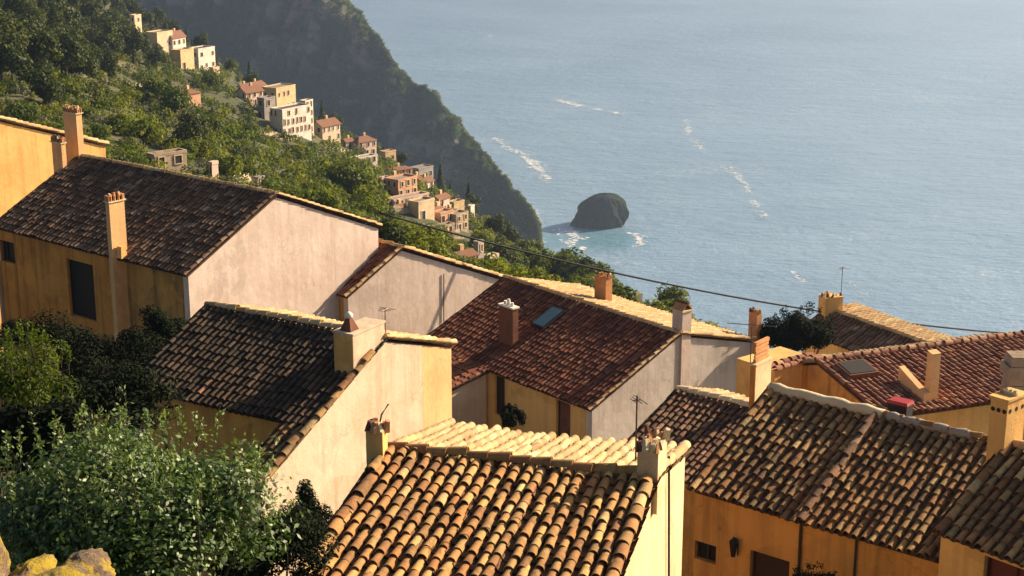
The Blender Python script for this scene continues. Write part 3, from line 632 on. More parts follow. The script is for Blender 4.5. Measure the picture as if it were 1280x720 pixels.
ct = c_at(h, a0, bs, 391); st = h.chimney(a0, a1, b0, bs, h.zg-h.P0[2], ct, M['pink2'], 'tent', parent=h.root, name='chimney')
chim(h, 935, 945, 951, 424, 392, 'brickor', 'rubble', 2, down=.8)
A = h.on_slope(672,409); B = h.on_slope(700,390); mb = MB(); am, bm_ = (A[0]+B[0])/2, (A[1]+B[1])/2; hs = abs(A[1]-B[1])/2+.12; ha = .36
q0 = h.W(am,bm_,h.zr(bm_)); up = h.up1
def patch(mb, q0, ex, ey, up, hx, hy, z0, z1, m=0):
    mb.hexa([q0-ex*hx-ey*hy+up*z0, q0+ex*hx-ey*hy+up*z0, q0+ex*hx+ey*hy+up*z0, q0-ex*hx+ey*hy+up*z0, q0-ex*hx-ey*hy+up*z1, q0+ex*hx-ey*hy+up*z1, q0+ex*hx+ey*hy+up*z1, q0-ex*hx+ey*hy+up*z1], m)
patch(mb, q0, h.r, h.s1, up, ha, hs, -.02, .14); sk = mb.build('skylight', M['blackm'], h.ro); mb = MB(); patch(mb, q0, h.r, h.s1, up, ha-.07, hs-.07, .142, .155); mb.build('pane', M['glass'], sk)
# --- H2
h = H2 = House('village_house', 'house with a dark mossy roof and sunlit cream gable behind the leafy bush', (482,422), 40, (262,381), (386,535), (567,430))
ext = h.loc(h.on_gable(322,612))[1]; aE = .72; b = h.run-.12
bp = h.loc(h.on_gable(528,470))[1]; h.gable(0, .3, M['cream'], b0=ext-.1, b1=bp+.002); h.gable(0, .3, M['peach'], b0=bp); h.gable(h.L-.3, .3, M['cream'], name='end_wall')
h.front(b, aE, h.L-.302, M['yellow'], []); h.front(ext-.12, .302, aE-.05, M['yellow'], [], 'wing_wall')
mb = MB(); c = h.zg-h.P0[2]; h.box(aE-.3, aE-.05, b+.002, ext-.43, c, h.zr(ext)-.1, mb); mb.build('wing_wall', M['yellow'], h.root)
mb = MB(); h.box(.302, h.L-.302, -h.run2+.12, -h.run2+.42, c, h.zr(-h.run2+.12)-.12, mb); mb.build('back_wall', M['cream'], h.root)
h.roof(M['t2'], M['tcap'], 1.0, 6, colw=.19, exp=.28)
tile_obj('lower_tiles', tiles_for(h.sl1, -.04, aE, t0=h.S1, t1=math.hypot(ext, h.zr(ext)), rough=2.), M['t5'], h.ro)
mb = MB(); d0, d1 = h.S1, math.hypot(ext, h.zr(ext)); mb.prism([h.P0+h.r*a_+h.s1*s_2-h.up1*.01 for a_, s_2 in ((.02,d0-.05),(aE-.03,d0-.05),(aE-.03,d1-.1),(.02,d1-.1))], -h.up1*.08); mb.build('deck', M['deck'], h.ro)
tile_obj('verge_tiles', [row_tiles(h.P0-h.r*.03+h.s1*d1+h.up1*.04, h.P0-h.r*.03+h.s1*.7+h.up1*.04, h.up1, .1, rough=2.5)], M['t5'], h.ro); h.verge(M['tcap'], 2, -.02, r0=.09)
a, bb, cc = h.on_slope(442,469); bb = h.loc(h.on_gable(442,469))[1]
a1 = solve(lambda q: proj(h.W(q,bb,h.zr(bb)))[0], 419, 0, 3); ct = c_at(h, 0, bb, 420)
ch = h.chimney(-.006, a1, .06, bb, h.zr(bb)-.12, ct, M['cream'], 'plain', capmat='mortar')
mb = MB(); h.box(.004, a1+.004, bb+.001, bb+.014, h.zr(bb)-.12, ct, mb); mb.build('warm_shade_face', M['ochre'], ch)  # thin front slab, the chimney's warm shade put into its golden colour
mb = MB(); ac, bc = a1/2, bb-.25
mb.hexa([h.W(ac+x,bc+y,ct+.052) for x,y in ((-.17,-.17),(.17,-.17),(.17,.17),(-.17,.17))]+[h.W(ac+x,bc+y,ct+.36) for x,y in ((-.05,-.05),(.05,-.05),(.05,.05),(-.05,.05))]); mb.build('cowl', M['brown'], ch)
mb = MB(); mb.tube([h.W(ac,bc,ct+.33), h.W(ac,bc,ct+.38), h.W(ac,bc,ct+.44), h.W(ac,bc,ct+.5)], [.05,.1,.1,.04], 10); mb.build('finial', M['white'], ch, True)
# --- H3 near house
h = H3 = House('village_house', 'nearest house, its roof of big orange barrel tiles beside a bright cream gable', (818,596), 24, (487,561), (774,713), (858,562))
refit(h, 0, 1.45); b = h.run-.12; h.body(M['cream2'], M['yellow'])
h.roof(M['t3'], M['tcap'], 1.3, 10, colw=.205, exp=.285, ridge=M['t3'], rr0=.1); h.verge(M['t3'], 1, .05, r0=.1); h.verge(M['tcap'], 2, .02, r0=.09)
chim(h, 796, 822, 833, 604, 566, 'cream2', 'rubble')
tile_obj('verge_tiles', [row_tiles(h.P0+h.r*(h.L-.04)+h.s1*h.S1+h.up1*.04, h.P0+h.r*(h.L-.04)+h.s1*.5+h.up1*.04, h.up1, .1, rough=2)], M['t3'], h.ro)
chs, kk = chim(h, 458, 479, 485, 578, 541, 'ochre', 'rubble', down=.7)
mb = MB(); u = h.W(kk[0]+.1, kk[3]-.1, kk[4]); mb.tube([u, u+np.array([.05,0,.25]), u+np.array([.16,0,.42])], .015, 6); mb.build('rusty_rod', M['metal'], chs)
mb = MB(); u = h.on_gable(833,570); w = h.on_gable(833,745); mb.tube([u-h.r*.04, w-h.r*.04], .02, 6); mb.build('drainpipe', M['wood'], h.root)
# --- H8
h = H8 = House('village_house', 'small dark brown roofed house between the grey gable and the wide buff roof', (945,510), 44, (850,487), (862,604), None, 2.2, 17)
refit(h, 1.2); h.body(M['pink2'], M['yellow']); h.roof(M['t8'], M['tcap'], 1., 6, colw=.19, exp=.27, ridge=M['mortar'])
a, bb, cc = h.on_slope(943,505); 
ch, kk = chim(h, 936, 943, 962, 512, 458, 'cream2', 'plain', base=(h.loc(h.on_front(943,508,.1))[0] if 0 else h.on_front(943,508,.15)[0], .15, -.1))
mb = MB()
for q in range(5): h.box(kk[0]+.06+.02*(q%2), kk[1]-.02-.02*(q%2), kk[2]+.06, kk[3]-.08, kk[4]+.055+q*.12, kk[4]+.055+q*.12+.09, mb); 
h.box(kk[0]+.1, kk[1]-.06, kk[2]+.1, kk[3]-.12, kk[4]+.05, kk[4]+.64, mb); mb.build('brick_stack', M['brickor'], ch)
PA = h.W(kk[0]+.2, kk[3]-.03, kk[4]+.05)
mb = MB(); h.box(kk[0]+.004, kk[1]+.004, kk[3]+.001, kk[3]+.014, -.6, kk[4]-.002, mb); mb.build('warm_shade_face', M['orangew'], ch)  # orange slab holds the warm shade of the pillar's front in its colour
antenna(PA, 1.15, 'rusty antenna leaning beside the brick topped chimney at the pink wall', 5, 2.9, 1.3)
# --- H5
h = H5 = House('village_house', 'long house with the wide buff and brown roof above an ochre wall with doorway', (1155,532), 34, (965,487), (1060,669), None, 3., 24)
refit(h, 1.9); b = h.run-.12; ops = ops_px(h, b, [(868,679,895,702), (936,694,985,790)])
h.gable(0, .3, M['yellow']); h.gable(h.L-.3, .3, M['yellow'], name='end_wall', b0=b-.302); fw = h.front(b, .302, h.L-.02, M['yellow'], ops)
mb = MB(); h.box(.302, h.L-.302, -h.run2+.12, -h.run2+.42, h.zg-h.P0[2], h.zr(-h.run2+.12)-.12, mb); mb.build('back_wall', M['grey'], h.root)
h.opening(fw, b, ops[0]); h.opening(fw, b, ops[1], 'door', 'wood', 'wood', False)
h.roof(M['t5'], M['t5'], 1.4, 8, colw=.19, exp=.27, ridge=M['t5'], rr0=.09); h.verge(M['t5'], 1, h.L-.04)
aS = h.on_slope(1090,528)[0]
tile_obj('seam_tiles', [row_tiles(h.P0+h.r*aS+h.s1*(h.S1+.02)+h.up1*.05, h.P0+h.r*aS+h.s1*.1+h.up1*.05, h.up1, .08, rough=1.5)], M['t8'], h.ro)
def mortar_ridge(h, u0, u1, hgt, wid, mat):
    A0 = solve(lambda q: proj(h.W(q,0,0))[0], u0, -2, h.L+3); A1 = solve(lambda q: proj(h.W(q,0,0))[0], u1, -2, h.L+3)
    n = 14; mb = MB(); pts = [h.W(A0+(A1-A0)*k/n, .0, hgt*.4 + .02*math.sin(k*1.7)) for k in range(n+1)]; mb.tube(pts, [wid*(1+.08*math.sin(k*2.3)) for k in range(n+1)], 12); return mb.build('mortar_ridge', mat, h.ro, True)
mortar_ridge(h, 963, 1104, .09, .12, M['mortar']); mortar_ridge(h, 1110, 1222, .05, .1, M['mortarg'])
uP = 1003; e = h.on_front(uP, 650, b); mb = MB(); mb.tube([h.W(e[0],b+.05,e[2]+.2), h.W(e[0],b+.05,h.zg-h.P0[2])], .03, 8); mb.build('drainpipe', M['wood'], h.root)
e = h.on_front(1071, 690, b); mb = MB(); mb.tube([h.W(e[0],b+.05,e[2]+.35), h.W(e[0],b+.05,h.zg-h.P0[2])], .025, 8); mb.build('drainpipe', M['wood'], h.root)
e = h.on_front(923, 680, b)
lamp = empty('wall_lantern', h.W(e[0],b,e[2]), 'small black lantern on the ochre wall beside the dark doorway', 'lamp')
mb = MB(); mb.tube([h.W(e[0],b+.01,e[2]-.25), h.W(e[0],b+.03,e[2]+.1), h.W(e[0],b+.2,e[2]+.22)], .014, 6); mb.build('bracket', M['blackm'], lamp)
mb = MB(); p = h.W(e[0],b+.2,e[2]); mb.tube([p+[0,0,-.2], p+[0,0,.06], p+[0,0,.12], p+[0,0,.2]], [.05,.09,.1,.02], 6); mb.build('lantern_body', M['blackm'], lamp)
aF = solve(lambda q: proj(h.W(q,-.5,0))[0], 1110, 0, h.L); aF2 = solve(lambda q: proj(h.W(q,-.5,0))[0], 1133, 0, h.L)
fl = h.chimney(min(aF,aF2), max(aF,aF2), -.8, -.5, -.6, .12, M['dark'], 'x', name='chimney')
mb = MB(); h.box(min(aF,aF2)-.02, max(aF,aF2)+.02, -.82, -.48, .122, .19, mb, taper=.02); mb.build('red_cap', M['redmetal'], fl)
# --- H6
h = H6 = House('village_house', 'house in the bottom right corner with pierced chimney and dark red shutter', (1330,577), 31, (1262,556), (1240,692), None, 2.5, 20)
refit(h, 4.0); b = h.run-.12; ops = ops_px(h, b, [(1226,706,1300,800)])
h.gable(0, .3, M['ochre']); h.gable(h.L-.3, .3, M['ochre'], name='end_wall'); fw = h.front(b, .302, h.L-.302, M['ochre'], ops); h.opening(fw, b, ops[0], 'shutter', 'redwood', 'redwood')
mb = MB(); h.box(.302, h.L-.302, -h.run2+.12, -h.run2+.42, h.zg-h.P0[2], h.zr(-h.run2+.12)-.12, mb); mb.build('back_wall', M['ochre'], h.root)
h.roof(M['t5'], M['tcap'], 1.3, 8, colw=.19, exp=.27); h.verge(M['t5'], 1, h.L-.03)
chim(h, 1233, 1254, 1277, 572, 503, 'ochre', 'holes')
# --- H9 reddish roofs at right
h = H9 = House('village_house', 'house with a reddish roof carrying a dark hatch and a pink fin wall', (1022,452), 50, (1240,424), (1104,522), None, 2.6, 18, L=7.9)
h.body(M['yellow2'], M['ochre']); h.roof(M['t9'], M['tcap'], 1.3, 7, colw=.2, exp=.29, ridge=M['t9']); h.verge(M['t9'], 1, .0)
aF = h.on_slope(1172,500)
def fin(h, pts, th, mat, name):
    mb = MB(); mb.prism(pts, th); return mb.build(name, mat, h.ro)
a, b_, c_ = aF; fin(h, [h.W(a,b_,c_-.2), h.W(a,b_,c_+1.45), h.W(a,b_-.25,c_+1.5), h.W(a,b_-.25,c_-.2)], -h.r*.3, M['peach'], 'fin_wall')
fin(h, [h.W(a-.32,b_+.05,c_-.25), h.W(a-.32,b_+.05,c_+.25), h.W(a-.32,b_-1.3,h.zr(b_-1.3)+.5), h.W(a-.32,b_-1.3,h.zr(b_-1.3)-.1)], -h.r*.2, M['peach'], 'fin_wall')
e = h.on_slope(1070,466); q0 = h.W(*e); mb = MB(); patch(mb, q0, h.r, h.s1, h.up1, .5, .45, -.05, .2); hb = mb.build('roof_hatch', M['brown'], h.ro)
mb = MB(); patch(mb, q0+h.up1*.02, h.r, h.s1, h.up1, .44, .39, .185, .2); mb.build('hatch_lid', M['dark'], hb)
mb = MB(); p = at(1270,500,46); zt = at(1270,436,46)[2]
# rubble chimney block at right edge
for k in range(7):
    z0 = p[2]-.6 + (zt-p[2]+.6)*k/7; z1 = z0+(zt-p[2]+.6)/7-.01; j = random.uniform(-.05,.05); w = .34+random.uniform(-.07,.07)
    mb.hexa([p+np.array([x*w+j,y*w,z0-p[2]]) for x,y in ((-1,-1),(1,-1),(1,1),(-1,1))]+[p+np.array([x*w*.93+j,y*w*.93,z1-p[2]]) for x,y in ((-1,-1),(1,-1),(1,1),(-1,1))])
mb.hexa([p+np.array([x*.36,y*.36,tz(p[0],p[1])-.3-p[2]]) for x,y in ((-1,-1),(1,-1),(1,1),(-1,1))]+[p+np.array([x*.33,y*.33,-.61]) for x,y in ((-1,-1),(1,-1),(1,1),(-1,1))])
o = mb.build('stone_pier', M['stonew']); tag(o, 'rough pinkish rubble stone pier at the right edge above the buff roofs', 'stone pier')
# --- H7
h = H7 = House('village_house', 'farthest house at the right, its chimney rising behind the dark bush', (1165,432), 66, (1036,386), (1128,462), (1200,426))
h.body(M['ochre'], M['ochre']); h.roof(M['t8'], M['tcap'], 1., 6); pc = h.W(h.L-.2, .1, 0); pz = at(1018, 367, np.linalg.norm(pc))[2]
class Fr: pass
fr = Fr(); fr.n = nrm(np.array([.32,-.95,0])); fr.r = np.array([-fr.n[1]*-1, fr.n[0]*-1, 0]); fr.r = nrm(np.array([-.95,-.32,0])); fr.ro = h.ro
fr.W = lambda a, b, c: pc + fr.r*a + fr.n*b + np.array([0,0,c])
fr.box = lambda *k, **q: House.box(fr, *k, **q)
House.chimney(fr, -.42, .42, -.3, .3, -1.2, pz-pc[2], 'ochre', 'rubble')
p = h.W(h.L-.6, -.1, .8); antenna(p, 1.2, 'thin antenna on the chimney behind the dark bush against the sea', 4, .6, .4)
# --- low orange yard wall
class _X: pass
p0 = at(968,478,50); p1 = on_z(1022,462,p0[2]); d = nrm(p1-p0); nn = np.array([d[1],-d[0],0]); L = np.linalg.norm(p1-p0)
rt = empty('yard_wall', ((p0+p1)/2*[1,1,0]+[0,0,-24]), 'low orange plastered wall with a tile coping below the dark bush', 'wall'); mb = MB()
zt = at(968,462,50)[2]; mb.hexa([p0+[0,0,-3.5], p1+[0,0,-3.5], p1-nn*1.6+[0,0,-3.5], p0-nn*1.6+[0,0,-3.5]]+[np.array([q[0],q[1],zt]) for q in (p0,p1,p1-nn*1.6,p0-nn*1.6)]); mb.build('plaster', M['ochre'], rt)
q0, q1 = np.array([*p0[:2],zt+.03]), np.array([*p1[:2],zt+.03]); tile_obj('coping', [row_tiles(q0+d*0, q1, np.array([0,0,1.]), .12)]+[row_tiles(q0-nn*k, q1-nn*k, np.array([0,0,1.]), .12) for k in (.28,)], M['t9'], rt)
# antennas
antenna(H3.W(.25,.2,.32), 1.0, 'thin antenna on the cream chimney of the nearest roof', 3, .4, .12)
antenna(H2.W(.25,-.35,-.1), .75, 'dark antenna bundle standing behind the mossy roof ridge', 5, 1.1, .3)
# overhead cable
A = at(474,266,67); B = at(1320,421,84); n = 60; pts = []
for k in range(n+1):
    t = k/n; p = A+(B-A)*t; p = p - np.array([0,0,1])*(.9*4*t*(1-t)); pts.append(p)
rt = empty('overhead_cable', A, 'black cable sagging across in front of the sea above the right roofs', 'cable')
mb = MB(); mb.tube(pts, .042, 8); mb.build('wire', M['cable'], rt, True)
print('cable', proj(pts[20]), proj(pts[36]))
# ------------------------------------------------------------------ foliage
M['lf_bush'] = leafmat('glossy_bush_leaf', (.045,.09,.014), (.085,.145,.03), (.17,.225,.08), .28, .52, .6)
M['lf_tree'] = leafmat('hill_tree_leaf', (.045,.075,.005), (.07,.105,.006), (.12,.14,.008), .42, .6, .2)
M['lf_pine'] = leafmat('dark_pine_leaf', (.026,.042,.006), (.042,.06,.007), (.075,.09,.009), .35, .6, .2)
M['lf_bright'] = leafmat('bright_tree_leaf', (.08,.12,.006), (.12,.155,.008), (.17,.18,.012), .45, .6, .2)
M['lf_shade_dark'] = leafmat('shade_dark_shrub_leaf', (.005,.008,.003), (.007,.012,.004), (.011,.018,.005), .06, .85, .08)  # near-black leaves, the yard's shade is put into this colour
M['lf_grey'] = leafmat('grey_olive_leaf', (.09,.1,.06), (.12,.13,.07), (.16,.15,.08), .25, .6, .2)
M['bark'] = plain('bark', (.09,.065,.045), .9, 0, .5, 12)
def leaves(n, rx, ry, rz, lobes, ls, seed, asp=.55, shell=.35, zc=0., up=.35, lobe_r=(.32,.55), flat=0.):
    """n leaf quads on clumps spread through an ellipsoid crown"""
    g = np.random.default_rng(seed); D = g.normal(size=(lobes,3)); D /= np.linalg.norm(D, axis=1)[:,None]
    D[:,2] = np.where(D[:,2] < -.3, -D[:,2]*.5, D[:,2]); rad_ = g.random(lobes)**.45*.8; LC = D*rad_[:,None]; LR = g.uniform(*lobe_r, lobes)
    li = g.integers(0, lobes, n); d = g.normal(size=(n,3)); d /= np.linalg.norm(d, axis=1)[:,None]
    rr_ = LR[li]*(1-shell*g.random(n)**1.5); P = LC[li]+d*rr_[:,None]; P = P*np.array([rx,ry,rz])+np.array([0,0,zc])
    nr = d + g.normal(size=(n,3))*.55 + np.array([0,0,up]); nr /= np.linalg.norm(nr, axis=1)[:,None]
    t = np.cross(nr, g.normal(size=(n,3))); t /= np.linalg.norm(t, axis=1)[:,None]; bq = np.cross(nr, t)
    s = (ls*g.uniform(.6,1.25,n))[:,None]
    V = np.stack([P-t*s*.5, P-bq*s*asp*.5+t*s*.05, P+t*s*.5, P+bq*s*asp*.5+t*s*.05], 1).reshape(-1,3)
    Q = np.arange(4*n).reshape(n,4); T = np.stack([(g.random(lobes)[li]*.6+g.random(n)*.4), g.random(n), g.random(n)], 1)
    return V, Q, np.repeat(T, 4, 0)
def branch_mesh(h0, rx, rz, zc, r0, seed, n=7):
    g = random.Random(seed); mb = MB(); top = np.array([g.uniform(-.1,.1)*rx, g.uniform(-.1,.1)*rx, zc*.9])
    mb.tube([(0,0,-.4), (top[0]*.3,top[1]*.3,h0*.5), top], [r0*1.25, r0, r0*.5], 7)
    for k in range(n):
        w = 2*math.pi*k/n+g.uniform(-.4,.4); st = top*g.uniform(.45,.9); e = np.array([math.cos(w)*rx*.6, math.sin(w)*rx*.6, zc+rz*g.uniform(-.2,.6)])
        mid = (st+e)/2+np.array([0,0,-.06*rz]); mb.tube([st, mid, e], [r0*.45, r0*.3, r0*.12], 5)
    return mb
def mesh_of(mb, name, mat):
    me = bpy.data.meshes.new(name); me.from_pydata([tuple(v) for v in mb.v], [], mb.f); me.materials.append(mat); me.update(); return me
def proto(kind, seed, rx, rz, zc, n, ls, mat, lobes=14, **k):
    V, Q, T = leaves(n, rx, rx*.92, rz, lobes, ls, seed, zc=zc, **k)
    return np_mesh(kind+'_crown', V, Q, [M[mat]], False, T), mesh_of(branch_mesh(zc, rx, rz, zc, max(.06, rx*.06), seed), kind+'_trunk', M['bark'])
def place_tree(name, pr, loc, sc, rz, label, cat, group):
    rt = empty(name, loc, label, cat, group); rt.rotation_euler = (0,0,rz); rt.scale = (sc,sc,sc)
    c = bpy.data.objects.new('crown', pr[0]); C.objects.link(c); c.parent = rt
    t = bpy.data.objects.new('trunk', pr[1]); C.objects.link(t); t.parent = rt; return rt
round_ = [proto('round', 100+k, 2.6, 2.3, 2.1, 2200, .46, 'lf_tree', 18) for k in range(4)]
dark_ = [proto('dark', 120+k, 2.5, 2.9, 2.6, 2400, .46, 'lf_pine', 20, lobe_r=(.28,.48)) for k in range(4)]
bright_ = [proto('bright', 140+k, 2.5, 2.1, 1.9, 2200, .44, 'lf_bright', 18) for k in range(3)]
def cone(seed):
    g = np.random.default_rng(seed); n = 1200; z = g.random(n)**1.3*6.5; r = (1-z/6.9)*1.35*np.sqrt(g.random(n)*.5+.5)*(1+.25*np.sin(z*5)); a = g.random(n)*6.283
    P = np.stack([np.cos(a)*r, np.sin(a)*r, z+.7], -1); d = np.stack([np.cos(a), np.sin(a), z*0+.4], -1)+g.normal(size=(n,3))*.5; d /= np.linalg.norm(d, axis=1)[:,None]
    t = np.cross(d, g.normal(size=(n,3))); t /= np.linalg.norm(t, axis=1)[:,None]; b_ = np.cross(d, t); s = .36
    V = np.stack([P-t*s*.5, P-b_*s*.3, P+t*s*.5, P+b_*s*.3], 1).reshape(-1,3); T = np.repeat(g.random((n,3)), 4, 0)
    return np_mesh('cone_crown', V, np.arange(4*n).reshape(n,4), [M['lf_pine']], False, T), mesh_of(branch_mesh(5, .6, 1, 5, .12, seed, 3), 'cone_trunk', M['bark'])
cone_ = [cone(160+k) for k in range(2)]
# ------------------------------------------------------------------ hillside houses
HM = {k: stucco('hill_'+k, c1, c2, .25, (.2,.14,.09), .35, .3) for k, (c1, c2) in dict(white=((.72,.64,.54),(.58,.48,.38)), cream=((.66,.5,.32),(.52,.38,.23)), ochre=((.64,.46,.24),(.5,.34,.17)), orange=((.58,.32,.19),(.46,.25,.15)), pink=((.66,.48,.38),(.54,.37,.29)), grey=((.34,.3,.27),(.25,.22,.2)), stone=((.42,.33,.23),(.26,.2,.14))).items()}
ht = tilemat('hill_tiles', [(0,(.3,.14,.08)),(.5,(.4,.2,.12)),(1,(.5,.32,.2))], (.1,.06,.04), .6, (.4,.3,.2), .3)
hf = plain('flat_roof', (.3,.25,.2), .9, 0, .5, 1.2); hdk = plain('dark_roof', (.1,.085,.075), .9, 0, .5, 1.2)
BUILT = []
def hill_house(label, u, v, wpx, hpx, mat, roof='flat', rot=35, depth=.8, win=(3,2), rmat=None, cat='house', name='hill_house', group='houses on the far hillside', arch=False, near=85., lip=True, door=True):
    p = hit(u, v, near)
    if p is None: print('MISS', label); return
    D = np.linalg.norm(p); w = .96*wpx*D/FPX; hh_ = hpx*D/FPX/.97; rot = rot+24; depth *= .75; a = rad(rot); ca, sa = math.cos(a), math.sin(a)
    w0 = w/(ca+depth*sa) ; dp = w0*depth
    ex = np.array([ca, sa, 0]); ey = np.array([-sa, ca, 0]); o = p + ey*dp*.25; z0 = p[2]-3.0; BUILT.append((o[0], o[1], max(w0, dp)*.62))
    rt = empty(name, (o[0], o[1], z0), label, cat, group); P = lambda x, y, z: o + ex*x + ey*y + np.array([0,0,z])
    zb = -3.0; rr_ = roof; mb = MB(); W2, D2 = w0/2, dp/2; zt = hh_ if rr_ == 'flat' else hh_*.8
    mb.hexa([P(-W2,-D2,zb),P(W2,-D2,zb),P(W2,D2,zb),P(-W2,D2,zb),P(-W2,-D2,zt),P(W2,-D2,zt),P(W2,D2,zt),P(-W2,D2,zt)]); wl = mb.build('wall', HM[mat], rt)
    if rr_ == 'flat':
        mb = MB(); q = .18; mb.hexa([P(-W2+q,-D2+q,zt+.003),P(W2-q,-D2+q,zt+.003),P(W2-q,D2-q,zt+.003),P(-W2+q,D2-q,zt+.003),P(-W2+q,-D2+q,zt+.06),P(W2-q,-D2+q,zt+.06),P(W2-q,D2-q,zt+.06),P(-W2+q,D2-q,zt+.06)]); ro = mb.build('roof', rmat or hf, rt)
        if lip:
            mb = MB(); 
            for x0,x1,y0,y1 in ((-W2-.05,W2+.05,-D2-.05,-D2+.16),(-W2-.05,W2+.05,D2-.16,D2+.05),(-W2-.05,-W2+.16,-D2+.161,D2-.161),(W2-.16,W2+.05,-D2+.161,D2-.161)):
                mb.hexa([P(x0,y0,zt+.002),P(x1,y0,zt+.002),P(x1,y1,zt+.002),P(x0,y1,zt+.002),P(x0,y0,zt+.35),P(x1,y0,zt+.35),P(x1,y1,zt+.35),P(x0,y1,zt+.35)])
            mb.build('parapet', HM[mat], ro)
    else:
        mb = MB(); e = .3; zr_ = hh_*1.02
        if rr_ == 'gable':
            for s in (-1,1):
                pr_ = [P(-W2-e,0,zr_+.12),P(W2+e,0,zr_+.12),P(W2+e,s*(D2+e),zt-.1),P(-W2-e,s*(D2+e),zt-.1)]; mb.prism(pr_, (0,0,-.14))
            mb2 = MB(); [mb2.poly([P(s*W2,-D2,zt-.001),P(s*W2,D2,zt-.001),P(s*W2,0,zr_)]) for s in (-1,1)]; mb2.build('gable', HM[mat], rt)
        else:
            top = [P(-W2*.45,0,zr_+.1),P(W2*.45,0,zr_+.1)]; c = [P(-W2-e,-D2-e,zt),P(W2+e,-D2-e,zt),P(W2+e,D2+e,zt),P(-W2-e,D2+e,zt)]
            mb.poly([c[0],c[1],top[1],top[0]]); mb.poly([c[1],c[2],top[1]]); mb.poly([c[2],c[3],top[0],top[1]]); mb.poly([c[3],c[0],top[0]]); mb.poly(c[::-1])
        ro = mb.build('roof', ht, rt)
        mb = MB(); cx = W2*.3; zz = zr_-.2
        mb.hexa([P(cx+x,D2*.3+y,zz-.5) for x,y in ((-.3,-.25),(.3,-.25),(.3,.25),(-.3,.25))]+[P(cx+x,D2*.3+y,zz+1.0) for x,y in ((-.3,-.25),(.3,-.25),(.3,.25),(-.3,.25))]); mb.build('chimney', HM['ochre'], ro)
    nx, nz = win
    for side, (N_, hw, yy) in enumerate(((nx, W2, D2), (max(1, round(nx*depth)) if nx else 0, D2, W2))):
        for i in range(N_):
            for j in range(nz):
                if random.random() < .2: continue
                x = -hw + (i+.5+random.uniform(-.12,.12))*2*hw/N_; z = (j+.35)*zt/nz; ww = min(.42, hw/N_*.36)*random.uniform(.8,1.2); wh = min(.62, zt/nz*.3)*random.uniform(.85,1.1)
                if door and j == 0 and i == 0: ww *= 1.1; z = -.1; wh = min(1.0, zt/nz*.5)
                mb = MB(); f = MB()
                G = (lambda a_, d_, z_: P(a_, -yy-d_, z_)) if side == 0 else (lambda a_, d_, z_: P(-yy-d_, a_, z_))
                def bx(m_, x0,x1,d0,d1,za,zb_): m_.hexa([G(x0,d0,za),G(x1,d0,za),G(x1,d1,za),G(x0,d1,za),G(x0,d0,zb_),G(x1,d0,zb_),G(x1,d1,zb_),G(x0,d1,zb_)])
                bx(mb, x-ww, x+ww, .003, .03, z, z+2*wh); wd = mb.build('door' if (door and j == 0 and i == 0) else 'window', M['dark'] if random.random() < .7 else M['wood'], wl)
                bx(f, x-ww-.12, x-ww, .003, .09, z-.1, z+2*wh+.1); bx(f, x+ww, x+ww+.12, .003, .09, z-.1, z+2*wh+.1); bx(f, x-ww, x+ww, .003, .09, z+2*wh, z+2*wh+.1); bx(f, x-ww, x+ww, .003, .12, z-.1, z); f.build('frame', HM['cream'] if mat != 'cream' else HM['white'], wd)
    return rt
Hh = hill_house
Hh('narrow pale stone tower, highest building on the green hillside', 172, 42, 13, 21, 'cream', win=(1,2), rot=40)
Hh('pale house with a ragged top among trees, second down the hillside ridge', 204, 66, 30, 24, 'cream', 'flat', win=(2,1), rot=38)
Hh('white fronted house with tall windows just above the ochre terrace', 222, 72, 26, 30, 'white', 'gable', win=(3,2), rot=40)
Hh('ochre terrace building stepping down below the white fronted house', 232, 86, 26, 22, 'ochre', 'flat', win=(2,1), rot=38)
Hh('square white house with a flat dark roof on the hillside crest', 256, 88, 32, 26, 'white', 'flat', win=(3,2), rot=35, rmat=hdk)
Hh('tall narrow pale annex below the square white house', 270, 104, 12, 18, 'cream', 'flat', win=(1,1), rot=35)
Hh('small orange roofed cottage alone amid the shrubs of the hillside', 237, 132, 33, 18, 'orange', 'hip', win=(2,1), rot=30)
Hh('house with peach walls and brown tiled roof at the top of the middle cluster', 316, 134, 32, 24, 'pink', 'gable', win=(3,2), rot=28)
Hh('grey gabled house with bare roof behind the peach one', 322, 124, 28, 20, 'grey', 'gable', win=(2,1), rot=38)
Hh('grey stone house between the peach house and the ochre block', 336, 150, 22, 26, 'grey', 'flat', win=(1,2), rot=30)
Hh('golden ochre block of the middle cluster with flat tiled top', 354, 140, 40, 30, 'ochre', 'flat', win=(4,2), rot=35)
Hh('biggest white building with two rows of windows in the middle cluster', 368, 168, 48, 32, 'white', 'flat', win=(7,3), rot=30, depth=.55, rmat=hdk)
Hh('tall white tower end joined to the biggest white building', 386, 168, 16, 40, 'white', 'flat', win=(2,4), rot=35)
Hh('pale stone villa standing apart at the lower end of the middle cluster', 411, 178, 36, 27, 'cream', 'gable', win=(4,2), rot=30)
Hh('pink house with a flat tiled roof and a white terrace below it', 457, 196, 34, 24, 'pink', 'hip', win=(3,2), rot=22)
Hh('low white terrace building in front of the pink house', 456, 206, 36, 9, 'white', 'flat', win=(4,1), rot=20, depth=.5)
Hh('yellow garden house at the top of the lower village', 487, 204, 20, 14, 'ochre', 'flat', win=(2,1), rot=20)
Hh('bright white house with a dark window beside the yellow garden house', 500, 204, 17, 20, 'white', 'flat', win=(2,2), rot=25)
Hh('cream house with a row of openings right of the bright white house', 519, 208, 26, 20, 'cream', 'flat', win=(4,2), rot=25)
Hh('long low house with two bands of orange roof in the lower village', 496, 222, 44, 12, 'orange', 'hip', win=(5,1), rot=15, depth=.45)
Hh('grey slabbed house under the cream house of the lower village', 530, 226, 30, 16, 'grey', 'flat', win=(3,1), rot=25)
